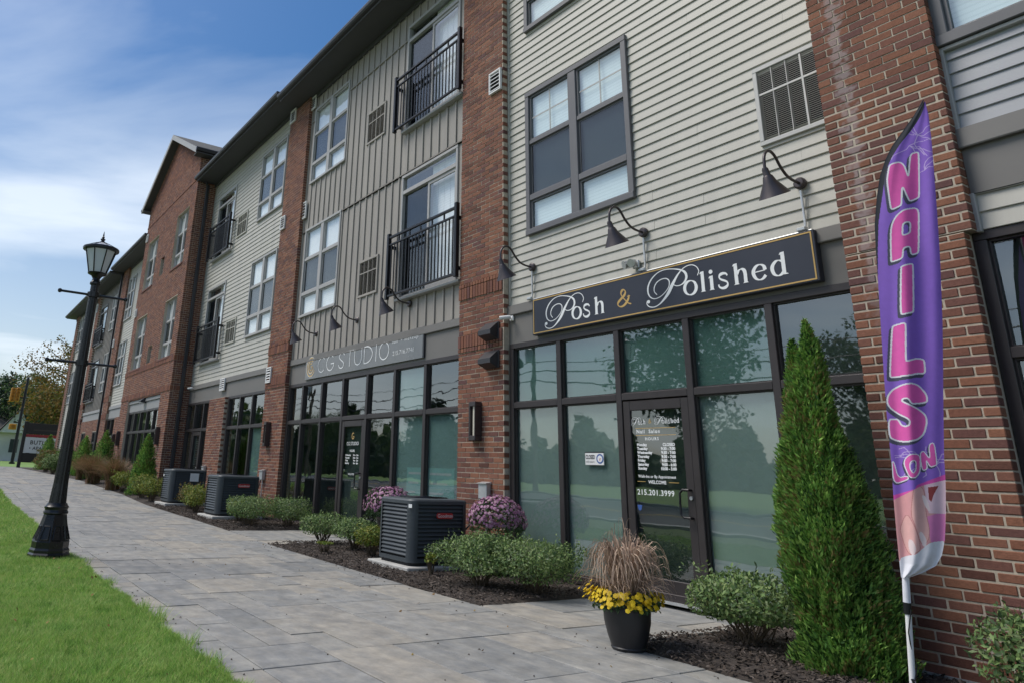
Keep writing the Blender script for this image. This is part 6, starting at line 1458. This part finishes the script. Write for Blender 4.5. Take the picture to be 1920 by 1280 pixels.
# ------------------------------------------------------------------ trees
M['leaf_aut'] = green('autumn_leaf', [(0.072,0.098,0.023),(0.143,0.137,0.029),(0.260,0.163,0.033),(0.221,0.111,0.029),(0.117,0.124,0.033)], .3, .7, .35, .5)
M['leaf_grn'] = green('tree_leaf', [(0.018,0.045,0.015),(0.042,0.090,0.024),(0.075,0.135,0.036),(0.112,0.150,0.045),(0.053,0.105,0.030)], .25, .7, .3, .5)
M['leaf_con'] = green('conifer_needle', [(0.012,0.030,0.015),(0.024,0.054,0.024),(0.042,0.083,0.033)], .15, .7, .2, .6)
def make_tree(name, label, base, h, cr, material, n, size, seed, cat='tree', group='trees round the crossing', bare=.28, airy=.5, conifer=False):
    r = np.random.default_rng(seed); t = thing(name, label, cat, base, r.uniform(0,6.28), group)
    tk = MB(); tips = []
    top = Vector((r.normal(0,.03)*h, r.normal(0,.03)*h, h*.93)); tk.tube([(0,0,-.2),(top.x*.3,top.y*.3,h*.35),(top.x*.7,top.y*.7,h*.7),top], [h*.022,h*.016,h*.009,h*.002], 8)
    nb = 26 if not conifer else 40
    for k in range(nb):
        f = bare+(.95-bare)*(k+r.random())/nb; a = k*2.4+r.normal(0,.4); z = h*f
        L_ = cr*((1-((f-bare)/(1-bare))**1.3)*1.05+.06 if conifer else math.sin(math.pi*min(1,(f-bare)/(1-bare)*.85+.17))**.7)*r.uniform(.7,1.1)
        p0 = Vector((top.x*f, top.y*f, z)); up = -.12 if conifer else r.uniform(.25,.7)
        p1 = p0+Vector((math.cos(a)*L_*.5, math.sin(a)*L_*.5, L_*up*.35)); p2 = p0+Vector((math.cos(a)*L_, math.sin(a)*L_, L_*up))
        tk.tube([p0,p1,p2], [h*.007,h*.004,h*.0012], 5)
        tips += [(p0.lerp(p1,.7), L_*.35), (p1, L_*.42), (p1.lerp(p2,.5), L_*.42), (p2, L_*.40)]
    tk.build('trunk', M['bark'], t)
    ctr = np.array([tuple(p) for p, _ in tips]); rad = np.array([max(.25, q) for _, q in tips]); wts = rad**2/np.sum(rad**2)
    ci = r.choice(len(tips), n, p=wts); D = r.normal(0,1,(n,3)); D /= np.linalg.norm(D,axis=1)[:,None]
    P = ctr[ci]+D*(rad[ci]*(r.random(n)**airy))[:,None]*np.array([1,1,.55 if conifer else .8])
    V, F = leaves(P, D+np.array([0,0,.4]), size, .6, .5); fast('crown', V, F, material, parent=t)
    return t
for (nm, lab, b, h, cr, mt, n, sz, sd, con) in (
  ('maple_tree', 'tall thin autumn tree with yellow brown leaves at the building end', (-98,12.6,.4), 15.0, 5.0, 'leaf_aut', 5200, .30, 1, False),
  ('maple_tree', 'round autumn tree of rusty leaves right behind the apartment sign', (-90,10.6,.4), 8.6, 3.6, 'leaf_aut', 4200, .32, 2, False),
  ('broadleaf_tree', 'dark green tree behind the top of the signal pole', (-112,11.0,.4), 12.0, 3.8, 'leaf_grn', 4200, .36, 3, False),
  ('conifer_tree', 'dark conifer left of the traffic light heads', (-116,7.0,.4), 12.6, 3.4, 'leaf_con', 4200, .42, 4, True),
  ('conifer_tree', 'bluish conifer right of the signal pole behind the house', (-128,13.0,.4), 12.0, 3.6, 'leaf_con', 4000, .45, 5, True),
  ('broadleaf_tree', 'green tree at the left picture edge behind the house', (-132,8.0,.4), 13.5, 4.5, 'leaf_grn', 4200, .42, 6, False),
  ('broadleaf_tree', 'low tree filling the gap between house and building end', (-118,18.5,.4), 10.0, 4.5, 'leaf_aut', 4200, .42, 7, False)):
    make_tree(nm, lab, b, h, cr, M[mt], n, sz, sd, conifer=con)
# across the road, mirrored in the shop windows
t0 = make_tree('broadleaf_tree', 'leafy tree across the road mirrored in the shop windows', (-24.5,-19,.25), 11.5, 4.0, M['leaf_grn'], 6500, .30, 21, group='trees across the road')
t1 = make_tree('conifer_tree', 'conifer across the road mirrored in the shop windows', (-52,-22,.4), 7.2, 2.3, M['leaf_con'], 6500, .34, 22, group='trees across the road', conifer=True)
for (x, y, s_2, src) in ((-47,-25,.8,t1),(-57,-24,.55,t0),(-61,-27,1.1,t1),(-70,-24,.6,t0),(-78,-28,1.2,t1),(-17.5,-24,.8,t0),(6,-20,.9,t0),(-90,-30,.7,t0),(-104,-34,1.3,t1)):
    c = copy_tree(src); c.location = (x, y, gz(x)); c.scale = (s_2,)*3; c.rotation_euler = (0,0,random.uniform(0,6))
# a far wood behind them
n = 26000; ang = rng.uniform(R_(178), R_(300), n); dd = rng.uniform(105, 150, n); P = np.stack([np.cos(ang)*dd-8, np.sin(ang)*dd+6, np.zeros(n)], -1)
hh = 7.0+2.2*np.sin(ang*37)+1.6*np.sin(ang*91+1)+1.0*np.sin(ang*203); P[:,2] = rng.random(n)**.75*hh
V, F = leaves(P, np.tile([.3,.3,.9],(n,1)), 1.9, .8, .8); tag(fast('far_wood', V, F, M['leaf_grn']), 'far-off green wood across the road', 'wood', kind='stuff')
# utility poles and wires along the far side of the road
M['polewood'] = mat('pole_wood', (0.16,0.12,0.09), 0.9, var=.3, vscale=3, coords='World')
poles = []
for i, x in enumerate((-1.5, -33.0, -64.0)):
    t = thing('utility_pole', 'wooden utility pole across the road seen only in reflections', 'pole', (x, -15.8, gz(x)), 0, 'utility poles across the road'); 
    MB().tube([(0,0,-.1),(0,0,10.5)], [.17,.12], 10).build('pole', M['polewood'], t, smooth=True); MB().bbox(-.06,.06,-1.2,1.2,9.6,9.75,b=.01).build('crossarm', M['polewood'], t)
    MB().lathe([(.02,7.3),(.22,7.35),(.22,8.1),(.02,8.2)], (0,.35,0), 14).build('transformer', M['galv'], t, smooth=True); poles.append(x)
for (dy, z, sag) in ((-1.1,9.8,.5),(0,10.4,.5),(1.1,9.8,.5),(.15,7.4,.7),(.15,6.9,.8),(.2,6.3,.9)):
    mb = MB()
    for a, b in ((40,-1.5),(-1.5,-33),(-33,-64),(-64,-110)):
        mb.tube([(a+(b-a)*k/10, -15.8+dy, z+gz(a)+(gz(b)-gz(a))*k/10-4*sag*(k/10)*(1-k/10)) for k in range(11)], .022 if z > 7 else .035, 5, cap=False)
    tag(mb.build('overhead_wire', M['black']), 'thin black overhead wire above the far road side', 'wire', 'overhead wires')
